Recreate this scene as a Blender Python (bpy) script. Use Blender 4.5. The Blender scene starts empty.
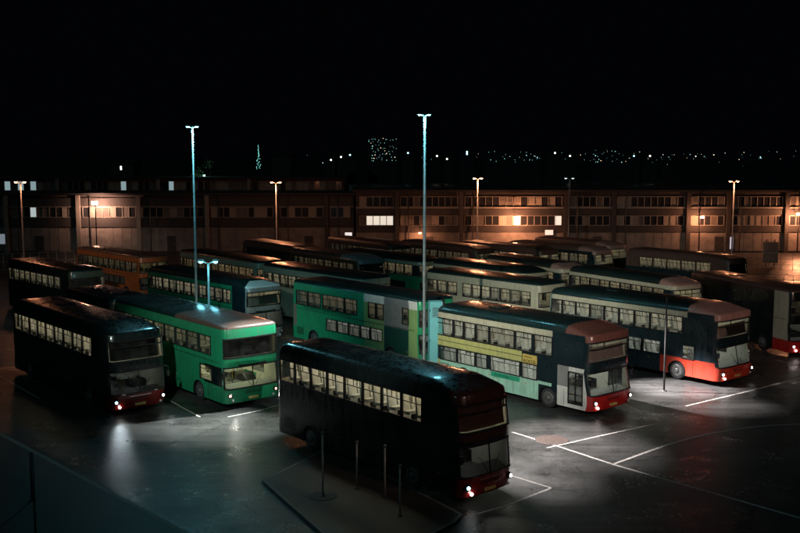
import bpy, bmesh, math, random
from mathutils import Vector, Matrix
random.seed(7)
R = math.radians
C = bpy.context.scene.collection
SC = bpy.context.scene

# ------------------------------------------------------------------ camera, world, moon, exposure
CAM_H = 12.0
F_PX, HOR = 945.0, 165.0
PITCH = math.atan((266.5 - HOR) / F_PX)
cam = bpy.data.objects.new('camera', bpy.data.cameras.new('camera'))
C.objects.link(cam)
cam.location = (0, 0, CAM_H)
cam.rotation_euler = (math.pi / 2 - PITCH, 0, 0)
cam.data.sensor_width = 36
cam.data.lens = F_PX / 800 * 36
cam.data.clip_start = 0.2
cam.data.clip_end = 6000
SC.camera = cam

world = bpy.data.worlds.new('World')
SC.world = world
world.use_nodes = True
wn = world.node_tree
sky = wn.nodes.new('ShaderNodeTexSky')
sky.sky_type = 'NISHITA'
sky.sun_disc = False
sky.sun_elevation = R(-7)
sky.sun_rotation = R(215)
wn.links.new(sky.outputs[0], wn.nodes['Background'].inputs[0])
wn.nodes['Background'].inputs[1].default_value = 0.35
glow = wn.nodes.new('ShaderNodeBackground'); glow.inputs[0].default_value = (0.55, 0.65, 1.0, 1); glow.inputs[1].default_value = 0.0011
adds = wn.nodes.new('ShaderNodeAddShader')
wn.links.new(wn.nodes['Background'].outputs[0], adds.inputs[0]); wn.links.new(glow.outputs[0], adds.inputs[1])
wn.links.new(adds.outputs[0], wn.nodes['World Output'].inputs[0])

MOON = 0.08
sun = bpy.data.objects.new('moonlight', bpy.data.lights.new('moonlight', 'SUN'))
C.objects.link(sun)
sun.data.energy = MOON
sun.data.angle = R(3)
sun.data.color = (0.35, 0.85, 0.9)
sun.rotation_euler = (R(52), 0, R(-35))

SC.view_settings.view_transform = 'Standard'
SC.view_settings.look = 'None'
SC.view_settings.exposure = 0
SC.view_settings.gamma = 1
cy = SC.cycles
cy.use_denoising = True
cy.max_bounces = 6
cy.diffuse_bounces = 3
cy.glossy_bounces = 3
cy.transmission_bounces = 4
cy.transparent_max_bounces = 24
cy.sample_clamp_indirect = 2.0
cy.sample_clamp_direct = 0
cy.caustics_reflective = False
cy.caustics_refractive = False
cy.use_light_tree = True

# ------------------------------------------------------------------ helpers
def pix(u, v, z=0.0):
    """the point at height z that the photograph shows at (u, v)"""
    a = math.atan((v - 266.5) / F_PX)
    dy = math.cos(PITCH) - (v - 266.5) / F_PX * math.sin(PITCH)
    dz = -math.sin(PITCH) - (v - 266.5) / F_PX * math.cos(PITCH)
    t = (z - CAM_H) / dz
    return Vector(((u - 400) / F_PX * t, dy * t, z))

def at(u, Y, z=0.0):
    """the point at distance Y and height z in the column u"""
    t = Y * math.cos(PITCH) + (CAM_H - z) * math.sin(PITCH)
    return Vector(((u - 400) / F_PX * t, Y, z))

def zat(v, Y):
    dy = math.cos(PITCH) - (v - 266.5) / F_PX * math.sin(PITCH)
    dz = -math.sin(PITCH) - (v - 266.5) / F_PX * math.cos(PITCH)
    return CAM_H + dz / dy * Y

MATS = {}
def mat(key, col, rough=0.5, metal=0.0, coat=0.0, noise=0.0, nscale=6.0, bump=0.0, emit=0.0, ecol=None, spec=0.5):
    if key in MATS: return MATS[key]
    m = bpy.data.materials.new(key); m.use_nodes = True
    nt = m.node_tree; b = nt.nodes['Principled BSDF']
    b.inputs['Base Color'].default_value = (*col, 1)
    b.inputs['Roughness'].default_value = rough
    b.inputs['Metallic'].default_value = metal
    b.inputs['Coat Weight'].default_value = coat
    b.inputs['Coat Roughness'].default_value = 0.12
    b.inputs['Specular IOR Level'].default_value = spec
    if emit:
        b.inputs['Emission Color'].default_value = (*(ecol or col), 1)
        b.inputs['Emission Strength'].default_value = emit
    if noise or bump:
        tc = nt.nodes.new('ShaderNodeTexCoord')
        n = nt.nodes.new('ShaderNodeTexNoise'); n.inputs['Scale'].default_value = nscale
        n.inputs['Detail'].default_value = 7; n.inputs['Roughness'].default_value = 0.65
        nt.links.new(tc.outputs['Object'], n.inputs['Vector'])
        if noise:
            mr = nt.nodes.new('ShaderNodeMapRange')
            mr.inputs[1].default_value = 0.3; mr.inputs[2].default_value = 0.7
            mr.inputs[3].default_value = 1 - noise; mr.inputs[4].default_value = 1 + noise
            nt.links.new(n.outputs[0], mr.inputs[0])
            mx = nt.nodes.new('ShaderNodeVectorMath'); mx.operation = 'SCALE'
            mx.inputs[0].default_value = col
            nt.links.new(mr.outputs[0], mx.inputs['Scale'])
            nt.links.new(mx.outputs[0], b.inputs['Base Color'])
            mr2 = nt.nodes.new('ShaderNodeMapRange')
            mr2.inputs[3].default_value = max(0.05, rough - 0.12); mr2.inputs[4].default_value = min(1, rough + 0.2)
            nt.links.new(n.outputs[0], mr2.inputs[0])
            nt.links.new(mr2.outputs[0], b.inputs['Roughness'])
        if bump:
            bp = nt.nodes.new('ShaderNodeBump'); bp.inputs['Strength'].default_value = bump
            bp.inputs['Distance'].default_value = 0.02
            nt.links.new(n.outputs[0], bp.inputs['Height'])
            nt.links.new(bp.outputs[0], b.inputs['Normal'])
    MATS[key] = m
    return m

def paint(key, col, rough=0.32, coat=0.5, metal=0.0):
    """coach paint with road grime: vertical run marks and blotches"""
    k0 = 'paint_' + key
    if k0 in MATS: return MATS[k0]
    m = mat(k0, col, rough, metal, coat)
    nt = m.node_tree; b = nt.nodes['Principled BSDF']; L = nt.links
    tc = nt.nodes.new('ShaderNodeTexCoord'); mp = nt.nodes.new('ShaderNodeMapping')
    mp.inputs['Scale'].default_value = (3.2, 3.2, 0.35)
    L.new(tc.outputs['Object'], mp.inputs[0])
    n1 = nt.nodes.new('ShaderNodeTexNoise'); n1.inputs['Scale'].default_value = 2.2; n1.inputs['Detail'].default_value = 8
    n2 = nt.nodes.new('ShaderNodeTexNoise'); n2.inputs['Scale'].default_value = 0.9; n2.inputs['Detail'].default_value = 8; n2.inputs['Roughness'].default_value = 0.7
    L.new(mp.outputs[0], n1.inputs['Vector']); L.new(tc.outputs['Object'], n2.inputs['Vector'])
    mu = nt.nodes.new('ShaderNodeMath'); mu.operation = 'MULTIPLY'
    L.new(n1.outputs[0], mu.inputs[0]); L.new(n2.outputs[0], mu.inputs[1])
    mr = nt.nodes.new('ShaderNodeMapRange'); mr.inputs[1].default_value = 0.17; mr.inputs[2].default_value = 0.36
    mr.inputs[3].default_value = 0.0; mr.inputs[4].default_value = 0.45
    L.new(mu.outputs[0], mr.inputs[0])
    mx = nt.nodes.new('ShaderNodeMix'); mx.data_type = 'RGBA'
    mx.inputs[6].default_value = (*col, 1); g_ = sum(col) / 3
    mx.inputs[7].default_value = (col[0]*0.4 + 0.02*min(1, g_*6), col[1]*0.4 + 0.018*min(1, g_*6), col[2]*0.4 + 0.014*min(1, g_*6), 1)
    L.new(mr.outputs[0], mx.inputs[0]); L.new(mx.outputs[2], b.inputs['Base Color'])
    m2 = nt.nodes.new('ShaderNodeMapRange'); m2.inputs[1].default_value = 0.15; m2.inputs[2].default_value = 0.4
    m2.inputs[3].default_value = max(0.08, rough - 0.1); m2.inputs[4].default_value = rough + 0.28
    L.new(mu.outputs[0], m2.inputs[0]); L.new(m2.outputs[0], b.inputs['Roughness'])
    return m

def glass(key, tint, fac=1.0, dirt=0.16):
    if key in MATS: return MATS[key]
    m = bpy.data.materials.new(key); m.use_nodes = True
    nt = m.node_tree; nt.nodes.remove(nt.nodes['Principled BSDF'])
    out = nt.nodes['Material Output']
    tr = nt.nodes.new('ShaderNodeBsdfTransparent'); tr.inputs[0].default_value = (*tint, 1)
    gl = nt.nodes.new('ShaderNodeBsdfGlossy'); gl.inputs['Roughness'].default_value = 0.04
    df = nt.nodes.new('ShaderNodeBsdfDiffuse'); df.inputs[0].default_value = (0.5, 0.5, 0.46, 1)
    fr = nt.nodes.new('ShaderNodeFresnel'); fr.inputs[0].default_value = 1.5
    tc = nt.nodes.new('ShaderNodeTexCoord')
    n = nt.nodes.new('ShaderNodeTexNoise'); n.inputs['Scale'].default_value = 3.0; n.inputs['Detail'].default_value = 5
    nt.links.new(tc.outputs['Object'], n.inputs['Vector'])
    mr = nt.nodes.new('ShaderNodeMapRange'); mr.inputs[1].default_value = 0.42; mr.inputs[2].default_value = 0.75
    mr.inputs[3].default_value = dirt * 0.12; mr.inputs[4].default_value = dirt
    nt.links.new(n.outputs[0], mr.inputs[0])
    m0 = nt.nodes.new('ShaderNodeMixShader'); m1 = nt.nodes.new('ShaderNodeMixShader')
    nt.links.new(mr.outputs[0], m0.inputs[0]); nt.links.new(tr.outputs[0], m0.inputs[1]); nt.links.new(df.outputs[0], m0.inputs[2])
    nt.links.new(fr.outputs[0], m1.inputs[0]); nt.links.new(m0.outputs[0], m1.inputs[1]); nt.links.new(gl.outputs[0], m1.inputs[2])
    nt.links.new(m1.outputs[0], out.inputs[0])
    MATS[key] = m
    return m

def emis(key, col, s):
    if key in MATS: return MATS[key]
    m = bpy.data.materials.new(key); m.use_nodes = True
    b = m.node_tree.nodes['Principled BSDF']
    b.inputs['Base Color'].default_value = (0.6, 0.6, 0.6, 1)
    b.inputs['Emission Color'].default_value = (*col, 1)
    b.inputs['Emission Strength'].default_value = s
    MATS[key] = m
    return m

class MB:
    """collects boxes, bars, discs into one mesh"""
    def __init__(s): s.v = []; s.f = []; s.mi = []; s.smooth = []
    def quad(s, pts, mi=0, smooth=False):
        k = len(s.v); s.v += [tuple(p) for p in pts]; s.f.append(tuple(range(k, k + len(pts)))); s.mi.append(mi); s.smooth.append(smooth)
    def hexa(s, p, mi=0):
        k = len(s.v); s.v += [tuple(q) for q in p]
        for f in ((3,2,1,0),(4,5,6,7),(0,1,5,4),(1,2,6,5),(2,3,7,6),(3,0,4,7)):
            s.f.append(tuple(k + i for i in f)); s.mi.append(mi); s.smooth.append(False)
    def box(s, x0, x1, y0, y1, z0, z1, mi=0):
        s.hexa([(x0,y0,z0),(x1,y0,z0),(x1,y1,z0),(x0,y1,z0),(x0,y0,z1),(x1,y0,z1),(x1,y1,z1),(x0,y1,z1)], mi)
    def bar(s, p, q, w, d, nrm, mi=0):
        """box from p to q, w wide in the surface, d deep along nrm"""
        p = Vector(p); q = Vector(q); n = Vector(nrm).normalized(); t = (q - p)
        if t.length < 1e-5: return
        sd = t.cross(n).normalized() * (w / 2); n = n * (d / 2)
        e = t.normalized() * (w / 2); p = p - e; q = q + e
        s.hexa([p - sd - n, p + sd - n, p + sd + n, p - sd + n, q - sd - n, q + sd - n, q + sd + n, q - sd + n], mi)
    def tube(s, p, q, r0, r1=None, n=10, mi=0, cap=True):
        p = Vector(p); q = Vector(q); r1 = r0 if r1 is None else r1
        t = (q - p).normalized(); a = t.cross(Vector((0,0,1)))
        if a.length < 1e-3: a = Vector((1,0,0))
        a.normalize(); b = t.cross(a); k = len(s.v)
        for c, r in ((p, r0), (q, r1)):
            for i in range(n):
                an = 2 * math.pi * i / n
                s.v.append(tuple(c + a * (r * math.cos(an)) + b * (r * math.sin(an))))
        for i in range(n):
            j = (i + 1) % n
            s.f.append((k + i, k + j, k + n + j, k + n + i)); s.mi.append(mi); s.smooth.append(True)
        if cap:
            s.f.append(tuple(k + i for i in reversed(range(n)))); s.mi.append(mi); s.smooth.append(False)
            s.f.append(tuple(k + n + i for i in range(n))); s.mi.append(mi); s.smooth.append(False)
    def lathe(s, c, axis, prof, n=20, mi=0):
        """prof = [(along, radius)]"""
        c = Vector(c); t = Vector(axis).normalized(); a = t.cross(Vector((0,0,1)))
        if a.length < 1e-3: a = Vector((1,0,0))
        a.normalize(); b = t.cross(a); k = len(s.v)
        for h, r in prof:
            for i in range(n):
                an = 2 * math.pi * i / n
                s.v.append(tuple(c + t * h + a * (r * math.cos(an)) + b * (r * math.sin(an))))
        for m in range(len(prof) - 1):
            for i in range(n):
                j = (i + 1) % n
                s.f.append((k + m*n + i, k + m*n + j, k + (m+1)*n + j, k + (m+1)*n + i)); s.mi.append(mi); s.smooth.append(True)
        s.f.append(tuple(k + i for i in reversed(range(n)))); s.mi.append(mi); s.smooth.append(False)
        s.f.append(tuple(k + (len(prof)-1)*n + i for i in range(n))); s.mi.append(mi); s.smooth.append(False)
    def mesh(s, name, mats):
        me = bpy.data.meshes.new(name); me.from_pydata(s.v, [], s.f)
        for m in (mats if isinstance(mats, (list, tuple)) else [mats]): me.materials.append(m)
        me.polygons.foreach_set('material_index', s.mi)
        me.polygons.foreach_set('use_smooth', s.smooth)
        me.update(); return me
    def build(s, name, mats, parent=None, fix=False, sharp=None):
        me = s.mesh(name, mats)
        if fix or sharp is not None:
            bm = bmesh.new(); bm.from_mesh(me)
            bmesh.ops.remove_doubles(bm, verts=bm.verts, dist=0.0008)
            bmesh.ops.dissolve_degenerate(bm, edges=bm.edges, dist=0.0008)
            if sharp is not None:
                for e in bm.edges:
                    if len(e.link_faces) == 2 and e.calc_face_angle(0) > sharp: e.smooth = False
            bm.to_mesh(me); bm.free()
        return link(name, me, parent)

def link(name, me, parent=None, loc=None):
    o = bpy.data.objects.new(name, me); C.objects.link(o)
    if parent: o.parent = parent
    if loc is not None: o.location = loc
    return o

def thing(name, label, cat, loc=(0,0,0), rz=0, group=None):
    o = bpy.data.objects.new(name, None); C.objects.link(o)
    o.empty_display_size = 0.3
    o.location = loc; o.rotation_euler = (0, 0, rz)
    return tag(o, label, cat, group)

def tag(o, label, cat, group=None):
    o['label'] = label; o['category'] = cat
    if group: o['group'] = group
    return o

def struct(o): o['kind'] = 'structure'; return o

def light(name, parent, loc, power, col, kind='POINT', radius=0.15, target=None, cone=70, blend=0.6):
    l = bpy.data.lights.new(name, kind); l.energy = power; l.color = col; l.shadow_soft_size = radius
    o = bpy.data.objects.new(name, l); C.objects.link(o); o.parent = parent; o.location = loc
    if kind == 'SPOT':
        l.spot_size = R(cone); l.spot_blend = blend
        o.rotation_euler = (Vector(target) - Vector(loc)).to_track_quat('-Z', 'Y').to_euler()
    return o

# ------------------------------------------------------------------ ground
def asphalt():
    m = bpy.data.materials.new('wet_asphalt'); m.use_nodes = True
    nt = m.node_tree; b = nt.nodes['Principled BSDF']; L = nt.links
    tc = nt.nodes.new('ShaderNodeTexCoord')
    def noise(sc, det, ro=0.6, vec=None):
        n = nt.nodes.new('ShaderNodeTexNoise'); n.inputs['Scale'].default_value = sc
        n.inputs['Detail'].default_value = det; n.inputs['Roughness'].default_value = ro
        L.new(vec or tc.outputs['Object'], n.inputs['Vector']); return n.outputs[0]
    def rng(x, a, b_, c, d):
        r = nt.nodes.new('ShaderNodeMapRange'); r.inputs[1].default_value = a; r.inputs[2].default_value = b_
        r.inputs[3].default_value = c; r.inputs[4].default_value = d; L.new(x, r.inputs[0]); return r.outputs[0]
    def op(o, a, b_):
        q = nt.nodes.new('ShaderNodeMath'); q.operation = o
        for i_, v_ in enumerate((a, b_)):
            if isinstance(v_, (int, float)): q.inputs[i_].default_value = v_
            else: L.new(v_, q.inputs[i_])
        return q.outputs[0]
    mid, fine, gran = noise(0.55, 9, 0.72), noise(7, 6, 0.75), noise(38, 3, 0.7)
    mp = nt.nodes.new('ShaderNodeMapping'); mp.inputs['Rotation'].default_value = (0, 0, R(48)); mp.inputs['Scale'].default_value = (0.12, 2.2, 1)
    L.new(tc.outputs['Object'], mp.inputs[0])
    track = noise(1.0, 5, 0.6, mp.outputs[0])            # tyre tracks along the bays
    oil = noise(1.7, 3, 0.5)
    vo = nt.nodes.new('ShaderNodeTexVoronoi'); vo.feature = 'DISTANCE_TO_EDGE'; vo.inputs['Scale'].default_value = 0.16
    wv = nt.nodes.new('ShaderNodeVectorMath'); wv.operation = 'ADD'
    ns = nt.nodes.new('ShaderNodeTexNoise'); ns.inputs['Scale'].default_value = 0.8; ns.inputs['Detail'].default_value = 5
    L.new(tc.outputs['Object'], ns.inputs['Vector']); L.new(tc.outputs['Object'], wv.inputs[0]); L.new(ns.outputs['Color'], wv.inputs[1])
    L.new(wv.outputs[0], vo.inputs['Vector'])
    crack = rng(vo.outputs['Distance'], 0.0, 0.008, 0.35, 1.0)
    base = op('MULTIPLY', rng(gran, 0.3, 0.7, 0.55, 1.5), rng(fine, 0.3, 0.7, 0.75, 1.25))
    base = op('MULTIPLY', base, rng(track, 0.4, 0.6, 0.72, 1.2))
    base = op('MULTIPLY', base, rng(oil, 0.62, 0.74, 1.0, 0.6))
    base = op('MULTIPLY', base, crack)
    base = op('MULTIPLY', base, rng(mid, 0.35, 0.65, 0.8, 1.25))
    sc = nt.nodes.new('ShaderNodeVectorMath'); sc.operation = 'SCALE'; sc.inputs[0].default_value = (0.048, 0.047, 0.046)
    L.new(base, sc.inputs['Scale']); L.new(sc.outputs[0], b.inputs['Base Color'])
    ro = rng(op('ADD', mid, op('MULTIPLY', fine, 0.5)), 0.58, 0.95, 0.22, 0.52)
    L.new(ro, b.inputs['Roughness']); b.inputs['Specular IOR Level'].default_value = 0.28
    bp = nt.nodes.new('ShaderNodeBump'); bp.inputs['Strength'].default_value = 0.5; bp.inputs['Distance'].default_value = 0.02
    L.new(op('ADD', op('MULTIPLY', fine, 1.0), op('ADD', op('MULTIPLY', gran, 0.5), op('MULTIPLY', crack, 0.3))), bp.inputs['Height']); L.new(bp.outputs[0], b.inputs['Normal'])
    return m
ASPH = asphalt()
g = MB(); g.quad([(-1500,-60,0),(1500,-60,0),(1500,2600,0),(-1500,2600,0)])
struct(g.build('ground', ASPH))

LINE = mat('worn_road_paint', (0.46, 0.43, 0.40), 0.6, noise=0.5, nscale=7)
def strip(name, uvs, w=0.12, z=0.006, m=None, closed=False):
    pts = [pix(u, v, 0) for u, v in uvs]
    mb = MB()
    L, Rr = [], []
    for i, p in enumerate(pts):
        a = pts[max(0, i-1)]; b = pts[min(len(pts)-1, i+1)]
        t = (b - a); t.z = 0; t.normalize(); n = Vector((-t.y, t.x, 0)) * (w/2)
        L.append(Vector((p.x+n.x, p.y+n.y, z))); Rr.append(Vector((p.x-n.x, p.y-n.y, z)))
    for i in range(len(pts)-1): mb.quad([Rr[i], Rr[i+1], L[i+1], L[i]])
    return struct(mb.build(name, m or LINE))
def curve(a, b, c, n=8):
    return [((1-t)**2*a[0]+2*t*(1-t)*b[0]+t*t*c[0], (1-t)**2*a[1]+2*t*(1-t)*b[1]+t*t*c[1]) for t in [i/n for i in range(n+1)]]
strip('road_marking', [(512,432),(560,447),(615,465),(800,518)], 0.13)
strip('road_marking', [(614,464)] + curve((650,451),(720,424),(815,424)), 0.13, 0.010)
strip('road_marking', [(547,448),(600,436),(655,424)], 0.11, 0.010)
strip('road_marking', [(618,401),(660,421)], 0.08)
strip('road_marking', [(686,406),(745,392),(800,378)], 0.12)
strip('road_marking', [(455,520),(505,506),(551,488)], 0.10)
strip('road_marking', [(512,476),(551,488)], 0.09, 0.010)
strip('road_marking', [(165,398),(200,417)], 0.10)
strip('road_marking', [(228,417),(262,410),(292,401)], 0.10)
strip('road_marking', [(212,453),(262,446)], 0.08)
strip('road_marking', [(163,393),(172,391)], 0.08, 0.010)
strip('road_marking', [(776,360),(800,366)], 0.09)
strip('road_marking', [(0,376),(40,399)], 0.08)

# raised islands with kerbs (pixel outline -> ground)
KERB = mat('kerb_stone', (0.17, 0.17, 0.16), 0.6, noise=0.3, nscale=9)
PAVE = mat('island_asphalt', (0.055, 0.045, 0.040), 0.5, noise=0.4, nscale=2.5, bump=0.4)
PAVE2 = mat('shaded_forecourt', (0.022, 0.040, 0.042), 0.55, noise=0.35, nscale=1.2, bump=0.4)  # foreground shadow is put into this dark teal colour
def island(name, uvs, h, m, kerb=0.16):
    pts = [pix(u, v, h) for u, v in uvs]
    c = sum(pts, Vector()) / len(pts)
    area = sum(pts[i-1].x*pts[i].y - pts[i].x*pts[i-1].y for i in range(len(pts)))
    if area < 0: pts.reverse()
    n = len(pts)
    def inset(d):
        out = []
        for i in range(n):
            a, b, e = pts[i-1], pts[i], pts[(i+1) % n]
            t1 = (b-a).normalized(); t2 = (e-b).normalized()
            nn = Vector((-t1.y-t2.y, t1.x+t2.x, 0)).normalized()
            out.append(b + nn * d)
        return out
    q = inset(kerb); mb = MB(); mb2 = MB()
    for i in range(n):
        j = (i+1) % n
        mb.quad([pts[i], pts[j], q[j], q[i]])
        mb.quad([Vector((pts[i].x, pts[i].y, 0.001)), Vector((pts[j].x, pts[j].y, 0.001)), pts[j], pts[i]])
    mb2.quad([p - Vector((0,0,0.004)) for p in q])
    a = struct(mb.build(name + '_kerb', KERB)); b = struct(mb2.build(name, m))
    return a, b
island('pavement', [(318,452),(330,446),(463,514),(455,522),(420,540),(330,540),(281,497),(262,480)], 0.10, PAVE, 0.12)
island('forecourt', [(-60,405),(0,432),(95,482),(190,533),(260,575),(-60,620)], 0.30, PAVE2, 0.20)

# ------------------------------------------------------------------ buses
GL = glass('bus_window_glass', (0.80, 0.84, 0.80))
GLD = glass('bus_windscreen_glass', (0.62, 0.70, 0.70), dirt=0.035)
GLX = [GL, glass('grey_bus_window_glass', (0.5, 0.54, 0.52)), glass('dusty_bus_window_glass', (0.66, 0.68, 0.62))]
RUB = mat('black_rubber_trim', (0.012, 0.012, 0.013), 0.4)
ALU = mat('pale_window_trim', (0.42, 0.42, 0.36), 0.4, noise=0.2)
TYRE = mat('tyre_rubber', (0.02, 0.02, 0.02), 0.75, noise=0.3, nscale=12)
RIM = mat('wheel_rim_steel', (0.16, 0.16, 0.16), 0.45, metal=0.6, noise=0.3, nscale=8)
LINING = mat('cream_interior_lining', (0.55, 0.52, 0.44), 0.7, noise=0.15, nscale=3)
FLOOR = mat('bus_floor_vinyl', (0.10, 0.10, 0.10), 0.6, noise=0.2)
SEAT = mat('seat_moquette', (0.30, 0.27, 0.23), 0.9, noise=0.5, nscale=14)
SEAT2 = mat('seat_moquette_grey', (0.46, 0.46, 0.44), 0.9, noise=0.4, nscale=14)
CURT = mat('cream_blind_fabric', (0.50, 0.46, 0.36), 0.9, noise=0.35, nscale=5)
RAIL = mat('yellow_grab_rail', (0.55, 0.42, 0.06), 0.4)
PLATE = mat('number_plate_yellow', (0.45, 0.36, 0.12), 0.5)
CHROME = mat('chrome_strip', (0.6, 0.6, 0.6), 0.2, metal=1.0)
LENS = emis('headlight_lens', (1.0, 0.97, 0.9), 14.0)
LENSB = emis('cold_headlight_lens', (0.45, 0.85, 1.0), 10.0)
LENSO = mat('unlit_lamp_lens', (0.5, 0.5, 0.5), 0.15)
LENSR = emis('amber_lamp_lens', (1.0, 0.4, 0.3), 3.5)

def seat_mesh(m):
    mb = MB()
    for s in (-0.24, 0.24):
        mb.hexa([(-0.22,s-0.21,0.38),(0.24,s-0.21,0.40),(0.24,s+0.21,0.40),(-0.22,s+0.21,0.38),
                 (-0.22,s-0.21,0.48),(0.22,s-0.20,0.52),(0.22,s+0.20,0.52),(-0.22,s+0.21,0.48)], 0)
        mb.hexa([(-0.24,s-0.21,0.42),(-0.14,s-0.21,0.42),(-0.14,s+0.21,0.42),(-0.24,s+0.21,0.42),
                 (-0.37,s-0.17,1.12),(-0.29,s-0.16,1.14),(-0.29,s+0.16,1.14),(-0.37,s+0.17,1.12)], 0)
    mb.box(-0.1, 0.1, -0.06, 0.06, 0, 0.40, 1)
    return mb.mesh('seat', [m, RUB])
SEATS = [seat_mesh(SEAT), seat_mesh(SEAT2)]
wm = MB(); wm.lathe((0,-0.16,0), (0,1,0), [(0,0.36),(0.01,0.46),(0.05,0.505),(0.27,0.505),(0.31,0.46),(0.32,0.36)], 28)
TYRE_ME = wm.mesh('wheel', TYRE)
rm = MB()
rm.lathe((0,-0.172,0), (0,1,0), [(0,0.30),(0.004,0.335),(0.05,0.34)], 24)
rm.lathe((0,-0.172,0), (0,-1,0), [(0.0,0.15),(0.045,0.12),(0.05,0.05)], 16)
for k in range(10):
    an = k * math.pi / 5
    rm.lathe((0.21*math.cos(an), -0.172, 0.21*math.sin(an)), (0,-1,0), [(0,0.022),(0.03,0.018)], 6)
RIM_ME = rm.mesh('rim', RIM)

STYLES = {
 # z : front overhang profile (distance behind the nose)
 'round':  dict(prof=[(0.3,0.10),(0.6,0.0),(1.05,0.0),(2.12,0.10),(2.3,0.06),(2.62,0.08),(3.45,0.30),(3.62,0.20),(3.8,0.28)], rf=0.42, rroof=0.42, drop=0.26, capz=0.30),
 'flat':   dict(prof=[(0.3,0.06),(0.6,0.0),(1.05,0.0),(2.12,0.10),(2.3,0.02),(2.62,0.05),(3.45,0.14),(3.62,0.04),(3.8,0.10)], rf=0.26, rroof=0.22, drop=0.06, capz=0.3),
 'hooded': dict(prof=[(0.3,0.06),(0.6,0.0),(1.05,0.0),(2.12,0.22),(2.3,0.16),(2.62,0.20),(3.45,0.36),(3.58,0.14),(3.8,0.16)], rf=0.34, rroof=0.40, drop=0.30, capz=0.3),
}
def interp(tab, z):
    if z <= tab[0][0]: return tab[0][1]
    for (a, b), (c, d) in zip(tab, tab[1:]):
        if z <= c: return b + (d - b) * (z - a) / (c - a)
    return tab[-1][1]

def even(x0, x1, n, gap=0.1):
    w = (x1 - x0 - gap * (n - 1)) / n
    return [(x0 + i * (w + gap), x0 + i * (w + gap) + w) for i in range(n)]

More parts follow.
